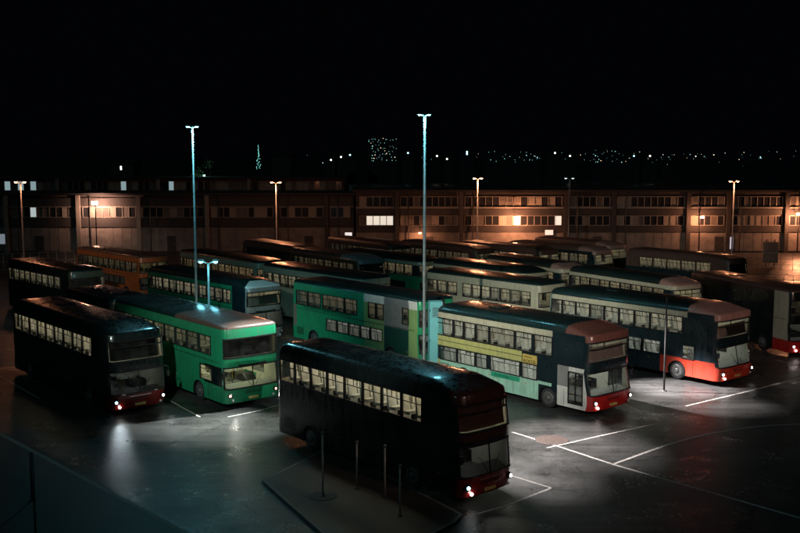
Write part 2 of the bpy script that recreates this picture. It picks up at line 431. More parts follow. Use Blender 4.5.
def build_bus(label, corner, yaw, L=11.0, H=4.3, style='round', livery=None, up=None, lo=None,
              light_up=6.0, light_lo=6.0, group='double-decker buses parked in rows', name='double_decker_bus',
              heads='on', beam=0, trim='dark', seats=0, curtains=True, hop=0.72, detail=True, door=None, seed=0,
              upz=(2.64, 3.58), loz=(1.28, 2.02), lcol=(1.0, 0.86, 0.62), panel=None, W=1.40, pz=3.30, mirrors=True, lcol_lo=(0.95,0.97,0.92), frontcol=None, near_only=False, gx=(0,0,0,1,2), dash='dark', beamcol=(1.0,0.95,0.88)):
    rnd = random.Random(seed)
    st = STYLES[style]; hl = L / 2
    k = H / 4.3
    th = R(yaw); fwd = Vector((math.sin(th), -math.cos(th), 0)); left = Vector((math.cos(th), math.sin(th), 0))
    c = Vector((corner.x, corner.y, 0)) - fwd * hl + left * W
    rz = math.atan2(fwd.y, fwd.x)
    root = thing(name, label, 'bus', c, rz, group)
    rf, rr, rroof = st['rf'], 0.28, st['rroof']
    XF = lambda z: hl - interp(st['prof'], z / k)
    XR = lambda z: -hl + 0.12 * max(0, (z / k - 2.6)) / 1.6
    up = up if up is not None else even(-hl + 0.55, hl - 1.25, 9)
    lo = lo if lo is not None else even(-hl + 1.2, hl - 2.2, 6)
    wins = [(a, b, upz[0]*k, upz[1]*k, 'u') for a, b in up] + [(a, b, loz[0]*k, loz[1]*k, 'l') for a, b in lo]
    if door: wins += [(a, b, 0.52*k, 2.06*k, 'd') for a, b in door]
    wf, wr = hl - 2.75, -hl + 2.55         # wheel centres
    wa = 0.60
    xs = {-hl + rr, hl - rf}
    for w_ in wins: xs |= {w_[0], w_[1]}
    for x in (wf - wa, wf + wa, wr - wa, wr + wa, hl - 1.7, -hl*0.35, hl*0.2): xs.add(x)
    xs = sorted(x for x in xs if -hl + rr <= x <= hl - rf)
    q = [xs[0]]
    for x in xs[1:]:
        if x - q[-1] > 0.012: q.append(x)
    xs = q; n = len(xs)
    zr = H - rroof
    zs = {0.30, 0.62*k, 1.05*k, 1.12, 2.12*k, 2.30*k, 2.62*k, 3.58*k, zr}
    for w_ in wins: zs |= {w_[2], w_[3]}
    zs = sorted(z for z in zs if z <= zr + 1e-4)
    q = [zs[0]]
    for z in zs[1:]:
        if z - q[-1] > 0.012: q.append(z)
    zs = q
    def ring(z, inset=0.0, off=0.0):
        d = inset + off
        xf, xr, w = XF(z) - d * (0.9), XR(z) + d, W - d
        a, b = max(0.05, rf - off), max(0.05, rr - off)
        pts = []
        for i, x in enumerate(xs):
            x = min(max(x, xr + b), xf - a)
            if i == 0: x = xr + b
            if i == n - 1: x = xf - a
            pts.append((x, -w))
        for an in (-60, -30): pts.append((xf - a + a*math.cos(R(an)), -(w - a) + a*math.sin(R(an))))
        for y in (-(w-a), -(w-a)/2, 0, (w-a)/2, w-a):
            pts.append((xf + 0.05 * (1 - (y/(w-a))**2), y))
        for an in (30, 60): pts.append((xf - a + a*math.cos(R(an)), (w - a) + a*math.sin(R(an))))
        for x, y in reversed(pts[:n]): pts.append((x, w))
        for an in (120, 150): pts.append((xr + b + b*math.cos(R(an)), (w - b) + b*math.sin(R(an))))
        for y in (w-b, (w-b)/2, 0, -(w-b)/2, -(w-b)): pts.append((xr, y))
        for an in (210, 240): pts.append((xr + b + b*math.cos(R(an)), -(w - b) + b*math.sin(R(an))))
        return pts
    def drop(x, z):
        f = max(0.0, min(1.0, (x - (hl - 2.0)) / 1.8)); f = f*f*(3-2*f)
        return z - st['drop'] * k * f * max(0, min(1, (z - zr) / (H - zr)))
    def kind(j):
        if j < n - 1: return 'R'
        if j < n + 9: return 'F'
        if j < 2*n + 8: return 'L'
        return 'B'
    NP = 2*n + 18
    rings = [[Vector((x, y, z)) for x, y in ring(z)] for z in zs]
    nlev = len(rings)
    holes = set(); wlist = []
    def zi(z): return min(range(nlev), key=lambda i: abs(zs[i] - z))
    def xi(x): return min(range(n), key=lambda i: abs(xs[i] - x))
    for a, b, z0, z1, t in wins:
        i0, i1, j0, j1 = zi(z0), zi(z1), xi(a), xi(b)
        wlist.append(('R', i0, i1, j0, j1, t)); 
        mj0, mj1 = 2*n + 8 - j1, 2*n + 8 - j0
        wlist.append(('L', i0, i1, mj0, mj1, t))
    wlist.append(('F', zi(1.05*k), zi(2.12*k), n, n + 8, 'w'))
    wlist.append(('F', zi(2.62*k), zi(3.58*k), n, n + 8, 'v'))
    wlist.append(('B', zi(upz[0]*k), zi(upz[1]*k), 2*n + 11, 2*n + 15, 'r'))
    for w_ in wlist:
        for i in range(w_[1], w_[2]):
            for j in range(w_[3], w_[4]): holes.add((i, j))
    # materials of the body
    keys = []
    def mi(m):
        if m not in keys: keys.append(m)
        return keys.index(m)
    body = MB()
    def wheelbay(x0, x1, zm):
        xm = (x0 + x1) / 2
        return zm < 1.12 and (abs(xm - wf) < wa or abs(xm - wr) < wa)
    for i in range(nlev - 1):
        zm = (zs[i] + zs[i+1]) / 2
        for j in range(NP):
            if (i, j) in holes: continue
            kd = kind(j); j2 = (j + 1) % NP
            p = [rings[i][j], rings[i][j2], rings[i+1][j2], rings[i+1][j]]
            xm = (p[0].x + p[1].x) / 2
            if kd in 'RL' and wheelbay(p[0].x, p[1].x, zm): continue
            body.quad(p, mi(livery(kd, (xm + hl) / L, zm / k)), True)
    # wheel arches
    for xc in (wf, wr):
        for sy in (-1, 1):
            y = sy * W; zc = 0.505; rw = 0.555
            xa, xb = xc - wa, xc + wa; zt = min((z for z in zs if z > 1.08), default=1.12)
            zt = [z for z in zs if abs(z - 1.12) < 0.02][0] if any(abs(z-1.12) < 0.02 for z in zs) else zt
            arc = []
            a0 = math.asin((0.30 - zc) / rw)
            N = 14
            for t in range(N + 1):
                an = math.pi - a0 + (-math.pi + 2*a0) * t / N
                arc.append(Vector((xc + rw*math.cos(an), y, zc + rw*math.sin(an))))
            m_ = mi(livery('R' if sy < 0 else 'L', (xc + hl)/L, 0.9))
            def outer(p):
                dx, dz = p.x - xc, p.z - zc
                s_ = 1e9
                if abs(dx) > 1e-6: s_ = min(s_, wa / abs(dx))
                if dz > 1e-6: s_ = min(s_, (zt - zc) / dz)
                return Vector((xc + dx*s_, y, max(0.30, zc + dz*s_)))
            out = [outer(p) for p in arc]; out[0] = Vector((xa, y, 0.30)); out[-1] = Vector((xb, y, 0.30))
            for t in range(N):
                f = [arc[t], arc[t+1], out[t+1], out[t]]
                extra = []
                if abs(out[t].x - xa) < 1e-4 and abs(out[t+1].z - zt) < 1e-4 and abs(out[t+1].x - xa) > 1e-4: extra = [Vector((xa, y, zt))]
                if abs(out[t+1].x - xb) < 1e-4 and abs(out[t].z - zt) < 1e-4 and abs(out[t].x - xb) > 1e-4: extra = [Vector((xb, y, zt))]
                body.quad(f[:3] + extra + f[3:], m_, False)
                inn = [Vector((p.x, y - sy*0.62, p.z)) for p in (arc[t], arc[t+1])]
                body.quad([arc[t+1], arc[t], inn[0], inn[1]], mi(RUB), True)
            body.quad([Vector((p.x, y - sy*0.62, p.z)) for p in arc], mi(RUB))
            # raised arch lip
            for t in range(N):
                body.bar(arc[t], arc[t+1], 0.05, 0.03, (0, sy, 0), mi(RUB))
    # roof
    prev = rings[-1]; rtop = []
    for ph in (22, 45, 68, 90):
        ins = rroof * (1 - math.cos(R(ph))); z = zr + rroof * math.sin(R(ph))
        cur = [Vector((x, y, drop(x, z))) for x, y in ring(zr, ins)]
        rtop.append((prev, cur)); prev = cur
    cur = [Vector((x, y, drop(x, H + 0.05))) for x, y in ring(zr, rroof + 0.45)]
    rtop.append((prev, cur)); prev = cur
    for a, b in rtop:
        for j in range(NP):
            j2 = (j + 1) % NP
            xm = (a[j].x + a[j2].x) / 2
            body.quad([a[j], a[j2], b[j2], b[j]], mi(livery('T', (xm + hl) / L, 4.2)), True)
    for j in range(n - 1):
        jl = 2*n + 8 - j
        xm = (prev[j].x + prev[j+1].x) / 2
        body.quad([prev[j], prev[j+1], prev[jl - 1], prev[jl]], mi(livery('T', (xm + hl) / L, 4.3)), True)
    body.quad([prev[j] for j in range(n - 1, n + 10)], mi(livery('T', 0.99, 4.3)), True)
    body.quad([prev[j % NP] for j in range(2*n + 8, 2*n + 18 + 1)], mi(livery('T', 0.01, 4.3)), True)
    # roof seams and hatch
    if detail:
        for xx in (-hl*0.55, -hl*0.05, hl*0.4):
            body.bar((xx, -W+0.55, H+0.045), (xx, W-0.55, H+0.045), 0.04, 0.02, (0,0,1), mi(livery('T', 0.4, 4.3)))
        body.box(-hl*0.35-0.4, -hl*0.35+0.4, -0.4, 0.4, H+0.045, H+0.10, mi(livery('T', 0.4, 4.3)))
    # underside
    body.quad([Vector((x, y, 0.30)) for x, y in reversed(ring(0.30, 0.01))], mi(RUB))
    bo = body.build('body', keys, root, sharp=R(38))
    # interior lining
    lin = MB(); T = 0.05
    lr = [[Vector((x, y, z)) for x, y in ring(z, 0, T)] for z in zs]
    for i in range(nlev - 1):
        if zs[i+1] < 0.7: continue
        for j in range(NP):
            if (i, j) in holes: continue
            j2 = (j + 1) % NP
            if kind(j) in 'RL' and wheelbay(lr[i][j].x, lr[i][j2].x, (zs[i] + zs[i+1]) / 2): continue
            lin.quad([lr[i][j2], lr[i][j], lr[i+1][j], lr[i+1][j2]], 0)
    # reveals round the window openings
    for w_ in wlist:
        _, i0, i1, j0, j1, t = w_
        for i in range(i0, i1):
            for j in (j0, j1): lin.quad([rings[i][j], rings[i+1][j], lr[i+1][j], lr[i][j]], 1)
        for j in range(j0, j1):
            for i in (i0, i1): lin.quad([rings[i][j], rings[i][j+1], lr[i][j+1], lr[i][j]], 1)
    zc_ = zr + 0.05
    lin.quad([Vector((x, y, zc_)) for x, y in reversed(ring(zr, 0.06))], 0)
    for (z, m_) in ((2.34*k, 2), (0.66, 2)):
        lin.quad([Vector((x, y, z)) for x, y in ring(z, 0, 0.051)], m_)
    lin.quad([Vector((x, y, 2.28*k)) for x, y in reversed(ring(2.2*k, 0, 0.051)) if True], 0)
    lin.build('interior_lining', [LINING, RUB, FLOOR], root)
    # ceiling lights
    for z, s, nm in ((zc_ - 0.02, light_up, 'ceiling_light'), (2.26*k, light_lo, 'ceiling_light')):
        if s <= 0: continue
        lc = lcol if z > 2.5 else lcol_lo
        key = 'ceiling_tube_%s_%.2f_%.2f_%.2f' % ((s,) + lc)
        em = emis(key, lc, s * ((1.4 if detail else 2.1) if z > 2.5 else 1.0))
        for y in (-0.62, 0.62):
            cl = MB(); cl.box(-hl + 0.8, hl - 1.0, y - 0.07, y + 0.07, z - 0.03, z)
            cl.build(nm, em, root)
    # seats
    sm = SEATS[seats % 2]
    nx = int((L - 2.6) / 0.82)
    for dk, z in enumerate((0.66, 2.34*k)):
        if (dk == 0 and light_lo <= 0): continue
        for i in range(nx):
            x = -hl + 1.1 + i * 0.82
            if dk == 0 and x > hl - 3.0: continue
            for y in (-W + 0.59, W - 0.59):
                if near_only and y > 0: continue
                link('seat', sm, root, (x + rnd.uniform(-0.02, 0.02), y, z))
    # blinds on the far side
    if curtains:
        for a, b in up:
            cu = MB(); m0 = 12; frac = rnd.choice((0.35, 0.6, 1.0, 1.0))
            bb = a + (b - a) * frac; pr = None
            for t in range(m0 + 1):
                x = a + (bb - a) * t / m0; y = W - 0.13 - 0.03 * (t % 2)
                if pr: cu.quad([(pr[0], pr[1], upz[0]*k + 0.0), (x, y, upz[0]*k + 0.0), (x, y, upz[1]*k), (pr[0], pr[1], upz[1]*k)])
                pr = (x, y)
            cu.build('curtain', CURT, root)
    # cab: dashboard, steering wheel, grab rails
    dm = {'dark': mat('dark_dashboard', (0.06,0.06,0.06), 0.5), 'pale': mat('pale_dashboard', (0.5,0.5,0.47), 0.5, noise=0.2)}[dash]
    da = MB(); xd = XF(1.05) - 0.10
    da.hexa([(xd-0.62,-W+0.12,0.66),(xd,-W+0.3,0.66),(xd,W-0.3,0.66),(xd-0.62,W-0.12,0.66),
             (xd-0.70,-W+0.12,1.12),(xd,-W+0.3,1.02),(xd,W-0.3,1.02),(xd-0.70,W-0.12,1.12)])
    da.build('dashboard', dm, root)
    sw = MB(); cc = Vector((hl - 1.0, -0.62, 1.28)); ax = Vector((0.55, 0, -1)).normalized(); a_ = Vector((0,1,0)); b_ = ax.cross(a_)
    for t in range(16):
        p = cc + (a_*math.cos(t*math.pi/8) + b_*math.sin(t*math.pi/8))*0.24
        q2 = cc + (a_*math.cos((t+1)*math.pi/8) + b_*math.sin((t+1)*math.pi/8))*0.24
        sw.tube(p, q2, 0.02, n=5, cap=False)
    sw.tube(cc - a_*0.24, cc + a_*0.24, 0.015, n=5); sw.tube(cc, cc + ax*0.3, 0.03, n=6)
    sw.build('steering_wheel', RUB, root)
    if detail:
        for x in (hl - 1.5, hl - 3.0, 0.0, -hl*0.5):
            gr = MB(); gr.tube((x, -0.3, 0.66), (x, -0.3, 2.26*k), 0.02, n=6); gr.build('grab_rail', RAIL, root)
            gr = MB(); gr.tube((x+0.3, 0.3, 2.34*k), (x+0.3, 0.3, zc_), 0.02, n=6); gr.build('grab_rail', RAIL, root)
    # windows
    def nrm(j, i):
        a = rings[i][(j-1) % NP]; b = rings[i][(j+1) % NP]; t = b - a
        return Vector((t.y, -t.x, 0)).normalized()
    tm = ALU if trim == 'pale' else RUB
    for kd, i0, i1, j0, j1, t in wlist:
        fr = MB(); cols = list(range(j0, j1 + 1))
        lev = list(range(i0, i1 + 1))
        flat = kd in 'RL' 
        N_ = {j: (Vector((0,-1,0)) if kd == 'R' else Vector((0,1,0)) if kd == 'L' else nrm(j, i0)) for j in cols}
        if flat: cols = [j0, j1]
        P = lambda i, j: rings[i][j] + N_[j] * 0.004
        wdt = 0.055 if t in 'uld' else 0.07
        for i in (i0, i1):
            for a, b in zip(cols, cols[1:]): fr.bar(P(i, a), P(i, b), wdt, 0.05, (N_[a] + N_[b]))
        for j in (j0, j1):
            if flat: fr.bar(P(i0, j), P(i1, j), wdt, 0.05, N_[j])
            else:
                for a, b in zip(lev, lev[1:]): fr.bar(P(a, j), P(b, j), wdt, 0.05, N_[j])
        if t in 'ul' and hop:
            for a, b in zip(cols, cols[1:]):
                pa = P(i0, a).lerp(P(i1, a), hop); pb = P(i0, b).lerp(P(i1, b), hop)
                fr.bar(pa, pb, 0.035, 0.04, (N_[a] + N_[b]))
            wl = (P(i0, cols[-1]) - P(i0, cols[0])).length
            if wl > 0.9:   # sliding hopper: extra mullion above the bar
                a, b = cols[0], cols[-1]
                f = 0.5
                p0 = P(i0, a).lerp(P(i1, a), hop).lerp(P(i0, b).lerp(P(i1, b), hop), f); p1 = P(i1, a).lerp(P(i1, b), f)
                fr.bar(p0, p1, 0.025, 0.03, N_[a])
        if t == 'd':
            a, b = cols[0], cols[-1]
            fr.bar(P(i0, a).lerp(P(i0, b), 0.5), P(i1, a).lerp(P(i1, b), 0.5), 0.05, 0.05, N_[a])
            fr.bar(P(i0, a).lerp(P(i1, a), 0.3), P(i0, b).lerp(P(i1, b), 0.3), 0.05, 0.04, N_[a])
        if t == 'w':
            j = n + 4
            for a, b in zip(lev, lev[1:]): fr.bar(P(a, j), P(b, j), 0.04, 0.04, N_[j])
        if t == 'v' and style != 'flat':
            for a, b in zip(cols, cols[1:]):
                fr.bar(P(i0, a).lerp(P(i1, a), 0.70), P(i0, b).lerp(P(i1, b), 0.70), 0.05, 0.04, (N_[a] + N_[b]))
            for j in (n + 3, n + 6):
                fr.bar(P(i0, j).lerp(P(i1, j), 0.70), P(i1, j), 0.04, 0.04, N_[j])
        nm = {'w': 'windscreen', 'v': 'upper_windscreen', 'r': 'rear_window', 'd': 'door'}.get(t, 'window')
        f = fr.build(nm, tm if t in 'ul' else RUB, root)
        pn = MB()
        if flat: pn.quad([rings[i0][j0] - N_[j0]*0.02, rings[i0][j1] - N_[j1]*0.02, rings[i1][j1] - N_[j1]*0.02, rings[i1][j0] - N_[j0]*0.02])
        else:
            for a, b in zip(lev, lev[1:]):
                for j, jj in zip(cols, cols[1:]):
                    pn.quad([rings[a][j] - N_[j]*0.02, rings[a][jj] - N_[jj]*0.02, rings[b][jj] - N_[jj]*0.02, rings[b][j] - N_[j]*0.02], 0, True)
        pn.build('pane', GLD if t in 'wvr' else GLX[rnd.choice(gx)], f, fix=not flat)
    # blinds, and on some buses an added dark sheet, across the upper front window
    if panel:
        bl = MB(); z0, z1 = (2.66*k, pz*k)
        i = zi(2.62*k)
        ys = [-W+0.16, -W+0.34, -0.5, 0, 0.5, W-0.34, W-0.16]
        for a, b in zip(ys, ys[1:]):
            xa_ = XF(z0) - 0.14 + 0.04*(1-(a/W)**2) - (0.16 if abs(a) > W-0.2 else 0); xb_ = XF(z0) - 0.14 + 0.04*(1-(b/W)**2) - (0.16 if abs(b) > W-0.2 else 0)
            dx = XF(z1) - XF(z0)
            bl.quad([(xa_, a, z0), (xb_, b, z0), (xb_ + dx, b, z1), (xa_ + dx, a, z1)], 0, True)
        bl.build('front_window_sheet', panel, root)
    # front furniture
    ff = MB(); xq = XF(0.8)
    ff.bar((xq + 0.055, -0.55, 0.90), (xq + 0.055, 0.55, 0.90), 0.028, 0.03, (1,0,0)); ff.build('grille_bar', CHROME, root)
    fg = MB()
    for zz in (0.80, 0.76, 0.72): fg.bar((xq + 0.045, -0.45, zz), (xq + 0.045, 0.45, zz), 0.018, 0.02, (1,0,0))
    fg.build('grille', RUB, root)
    fp = MB(); fp.box(xq + 0.03, xq + 0.065, -0.27, 0.27, 0.42, 0.54); fp.build('number_plate', PLATE, root)
    fb = MB(); fb.bar((XF(1.05) + 0.03, -0.9, 1.04), (XF(1.05) + 0.03, 0.9, 1.04), 0.04, 0.04, (1,0,0)); fb.build('windscreen_ledge', CHROME if heads != 'off' else RUB, root)
    db = MB(); xd2 = XF(2.2*k)
    db.bar((xd2 + 0.045, -0.72, 2.215*k), (xd2 + 0.045, 0.72, 2.215*k), 0.13, 0.03, (1,0,0)); db.build('destination_display', RUB, root)
    for sy in (-1, 1):
        hd = MB(); y = sy * (W - 0.26); x = XF(0.7) - 0.035
        hd.lathe((x, y, 0.70), (1, sy*0.35, 0), [(0, 0.13), (0.05, 0.125), (0.075, 0.10)], 16)
        h = hd.build('headlight', RUB, root)
        l1 = MB(); l1.lathe((x + 0.07, y + sy*0.024, 0.70), (1, sy*0.35, 0), [(0, 0.062), (0.03, 0.055), (0.045, 0.03)], 14)
        lens = LENSO
        if heads == 'on': lens = LENS
        if heads == 'cold': lens = LENSB if sy < 0 else LENS
        if heads == 'amber': lens = LENSR if sy < 0 else LENSR
        l1.build('lens', lens, h)
        fo = MB(); fo.lathe((x + 0.05, sy*(W - 0.39), 0.45), (1, 0, 0), [(0, 0.06), (0.05, 0.055)], 12)
        fo.build('fog_light', LENS if heads in ('on', 'cold') and sy < 0 else LENSO, root)
        if detail and (mirrors or sy < 0):
            mr_ = MB(); x2 = XF(2.0) - 0.15
            mr_.tube((x2, sy*(W-0.12), 2.16*k), (x2 + 0.20, sy*(W+0.10), 2.10*k), 0.022, n=6)
            mr_.tube((x2 + 0.20, sy*(W+0.10), 2.10*k), (x2 + 0.22, sy*(W+0.11), 1.92), 0.018, n=6)
            mr_.hexa([(x2+0.17, sy*(W+0.08)-0.06, 1.62),(x2+0.27, sy*(W+0.08)-0.06, 1.62),(x2+0.27, sy*(W+0.08)+0.06, 1.62),(x2+0.17, sy*(W+0.08)+0.06, 1.62),
                      (x2+0.17, sy*(W+0.08)-0.06, 1.90),(x2+0.27, sy*(W+0.08)-0.06, 1.90),(x2+0.27, sy*(W+0.08)+0.06, 1.90),(x2+0.17, sy*(W+0.08)+0.06, 1.90)])
            mr_.build('wing_mirror', RUB, root)
        if detail:
            wp = MB(); x3 = XF(1.2)
            wp.tube((XF(1.1)+0.07, sy*0.12, 1.10), (XF(1.75)+0.07, sy*0.55, 1.72), 0.012, n=5); wp.build('wiper', RUB, root)
        tl = MB(); tl.box(-hl - 0.02, -hl + 0.03, sy*(W-0.27) - 0.09, sy*(W-0.27) + 0.09, 0.9, 1.25)
        tl.build('tail_light', mat('tail_lamp_red', (0.25,0.01,0.01), 0.25), root)
    # side marker, panel joints
    if detail:
        ps = MB()
        for sy in (-1, 1):
            for x in (hl - 1.72, -hl*0.36, hl*0.1):
                ps.box(x-0.008, x+0.008, sy*W - 0.006, sy*W + 0.006, 0.34, 1.2)
            ps.box(-hl+0.5, hl-0.6, sy*W-0.008, sy*W+0.010, 2.33*k, 2.36*k)
        ps.build('panel_trim', RUB, root)
    if detail:
        vg = MB()
        for q_ in range(7): vg.box(-hl+0.62, -hl+1.42, -W-0.012, -W+0.002, 0.62+q_*0.07, 0.655+q_*0.07)
        vg.build('engine_vent', RUB, root)
        fl = MB(); fx = -hl*0.15
        for a, b in (((fx,0.55),(fx+0.4,0.55)),((fx+0.4,0.55),(fx+0.4,0.95)),((fx+0.4,0.95),(fx,0.95)),((fx,0.95),(fx,0.55))):
            fl.bar((a[0],-W-0.003,a[1]), (b[0],-W-0.003,b[1]), 0.012, 0.01, (0,-1,0))
        fl.build('fuel_flap', RUB, root)
        for x in (-hl+1.9, -hl*0.2, hl*0.25, hl-1.2):
            mk = MB(); mk.box(x-0.05, x+0.05, -W-0.02, -W+0.002, 0.99, 1.03); mk.build('side_marker', mat('amber_marker', (0.5,0.2,0.02), 0.3), root)
    for x in (wf, wr):
        for sy in (-1, 1):
            w_ = link('wheel', TYRE_ME, root, (x, sy*(W-0.20), 0.505))
            if sy > 0: w_.rotation_euler = (0, 0, math.pi)
            link('rim', RIM_ME, w_)
    if beam:
        for sy in (-1, 1):
            light('headlight_beam', root, (hl + 0.14, sy*(W-0.24), 0.70), beam, beamcol, 'SPOT', 0.06,
                  (hl + 9.0, sy*1.9, -0.3), 62, 0.9)
    return root, W, hl, k

def put_text(txt, root, x, z, size, m, name, y=-1.412, ext=0.003):
    cu = bpy.data.curves.new(name, 'FONT'); cu.body = txt; cu.size = size; cu.extrude = ext
    t = bpy.data.objects.new(name, cu); C.objects.link(t)
    bpy.context.view_layer.update()
    me = bpy.data.meshes.new_from_object(t.evaluated_get(bpy.context.evaluated_depsgraph_get()))
    bpy.data.objects.remove(t); me.materials.clear(); me.materials.append(m)
    o = link(name, me, root, (x, y, z)); o.rotation_euler = (math.pi/2, 0, 0)
    return o

# paints
P_BLACK = paint('black', (0.006, 0.011, 0.012), 0.25, 0.5)
P_BROOF = paint('black_roof', (0.005, 0.009, 0.010), 0.24, 0.4)
P_RED = paint('dark_red', (0.16, 0.008, 0.008), 0.3)
P_RED2 = paint('red', (0.42, 0.014, 0.012), 0.3)
P_ORRED = paint('orange_red', (0.50, 0.045, 0.020), 0.35)
P_GREEN = paint('green', (0.012, 0.25, 0.115), 0.35)
P_GREEN2 = paint('bright_green', (0.014, 0.37, 0.17), 0.38)
P_DGREEN = paint('dark_green', (0.008, 0.06, 0.045), 0.35)
P_GROOF = paint('green_black_roof', (0.007, 0.020, 0.019), 0.34, 0.3)
P_LIME = paint('lime', (0.26, 0.42, 0.16), 0.4)
P_YEL = paint('pale_yellow', (0.46, 0.46, 0.17), 0.4)
P_MINT = paint('mint', (0.36, 0.64, 0.50), 0.4)
P_WHITE = paint('white', (0.74, 0.74, 0.70), 0.4)
P_GREY = paint('grey', (0.25, 0.25, 0.25), 0.4)
P_NAVY = paint('navy', (0.007, 0.018, 0.024), 0.28)
P_WARMCAP = paint('warm_lit_brown', (0.17, 0.070, 0.055), 0.24, 0.8)  # warm light on the roof front is put into this colour
P_BROWN = paint('brown_roof', (0.10, 0.055, 0.045), 0.42, 0.2)
P_DMAR = paint('deep_maroon', (0.045, 0.018, 0.015), 0.22, 0.9)
P_PINK = paint('dusty_pink', (0.34, 0.20, 0.17), 0.4, 0.3)  # also stands in for warm light on roof fronts
P_CREAM = paint('cream', (0.44, 0.42, 0.31), 0.45)
P_ORANGE = paint('orange', (0.44, 0.12, 0.035), 0.4)
P_OLIVE = paint('olive', (0.03, 0.045, 0.03), 0.4)
P_TEAL = paint('pale_teal', (0.16, 0.33, 0.28), 0.4)
P_SILVER = mat('brushed_panel', (0.45, 0.45, 0.44), 0.35, metal=0.7, noise=0.2)
PINKBLIND = mat('pink_front_blind', (0.40, 0.27, 0.24), 0.7, noise=0.2, nscale=4)
DARKBLIND = mat('maroon_front_blind', (0.10, 0.03, 0.03), 0.6, noise=0.2)
GREYBLIND = mat('grey_front_blind', (0.30, 0.28, 0.25), 0.7, noise=0.3, nscale=4)
DARKBACK = mat('dark_glass_backing', (0.03, 0.02, 0.02), 0.12)  # dark sheet added behind the upper windscreen so the glass looks dark

def liv_dark(kd, x, z):
    if kd == 'T': return P_BROOF
    if kd == 'F' and z < 1.04: return P_RED
    return P_BLACK
def liv_c(kd, x, z):
    if kd == 'T': return P_DMAR if x > 0.93 else P_BROOF
    if kd == 'F' and z < 1.04: return P_RED
    if kd == 'F' and (z > 3.5 or 2.3 < z < 2.62): return P_DMAR
    return P_BLACK
def liv_green(kd, x, z):
    if kd == 'T': return P_BROWN if x > 0.62 else P_GROOF
    if kd == 'F' and (2.55 < z < 3.7): return P_GREEN
    if kd == 'R' and x > 0.83 and 1.1 < z < 2.1: return P_BLACK
    return P_GREEN
def liv_m(kd, x, z):
    if kd == 'T': return P_GROOF
    if kd == 'R' and x < 0.06 and 1.2 < z < 2.5: return P_PINK
    if kd in 'RL' and x > 0.60: 
        if 0.78 < x < 0.905: return P_SILVER if z > 2.3 else P_DGREEN
        return P_WHITE if z > 3.5 else P_LIME
    return P_GREEN2
def liv_e(kd, x, z):
    if kd == 'T': return P_WARMCAP if x > 0.84 else P_GROOF  # roof front coloured as if caught by warm light
    if kd == 'F': return P_RED2 if z < 1.04 else (P_WARMCAP if z > 3.57 else P_NAVY)
    if kd == 'B': return P_NAVY
    if x < 0.74:
        if z > 3.5: return P_CREAM
        if z > 2.62: return P_NAVY
        if z > 2.05 and x < 0.60: return P_YEL
        if z < 1.27 : return P_MINT if x > 0.1 else P_YEL
        return P_NAVY
    if z > 2.3: return P_NAVY
    if x > 0.86: return P_WHITE
    if z < 1.27: return P_NAVY if x < 0.80 else P_WHITE
    return P_GREY if x > 0.80 else P_NAVY
def liv_d(kd, x, z):
    if kd == 'T': return P_PINK if x > 0.84 else P_GROOF  # warm light on the hood is put into the pink
    if kd == 'F': return P_ORRED if z < 1.04 else (P_PINK if z > 3.57 else P_NAVY)
    if x < 0.03: return P_TEAL
    if z > 3.5 and x < 0.84: return P_CREAM
    if z < 1.27 and x > 0.66: return P_ORRED
    return P_NAVY
def liv_r(kd, x, z):
    if kd == 'T': return P_BROWN
    if kd == 'F': return P_RED2 if z < 1.04 else P_BLACK
    if kd in 'RL' and x > 0.88 and z > 1.0: return P_CREAM
    if kd in 'RL' and x > 0.88: return P_RED2
    return P_BLACK
def liv_g(kd, x, z):
    if kd == 'T': return P_BROOF
    if kd == 'F': return P_OLIVE
    return P_BLACK
def liv_o(kd, x, z):
    if kd == 'T': return P_BROWN
    return P_ORANGE
def liv_f(kd, x, z):
    if kd == 'T': return P_WHITE if x > 0.93 else P_GROOF
    if kd == 'F': return P_GREY
    if x > 0.86: return P_NAVY
    return P_GREEN
def liv_cream(kd, x, z):
    if kd == 'T': return P_GROOF
    return P_CREAM
def liv_creamd(kd, x, z):
    if kd == 'T': return P_PINK if x > 0.86 else P_GROOF
    if z > 3.45: return P_CREAM
    return P_NAVY
def liv_pinkcap(kd, x, z):
    if kd == 'T': return P_PINK if x > 0.80 else P_BROWN
    if kd == 'F': return P_PINK if z > 3.5 else P_NAVY
    return P_NAVY
def liv_whitefront(kd, x, z):
    if kd == 'T': return P_GREY if x > 0.72 else P_BROWN
    if kd == 'F': return P_GREY
    return P_OLIVE
def liv_brown(kd, x, z):
    if kd == 'T': return P_BROWN
    return P_BROWN if z > 2.5 else P_NAVY
def liv_gband(kd, x, z):
    if kd == 'T': return P_GROOF
    return P_GREEN if 1.6 < z < 2.69 else P_CREAM if z > 3.4 else P_NAVY

WARM = (1.0, 0.88, 0.66)
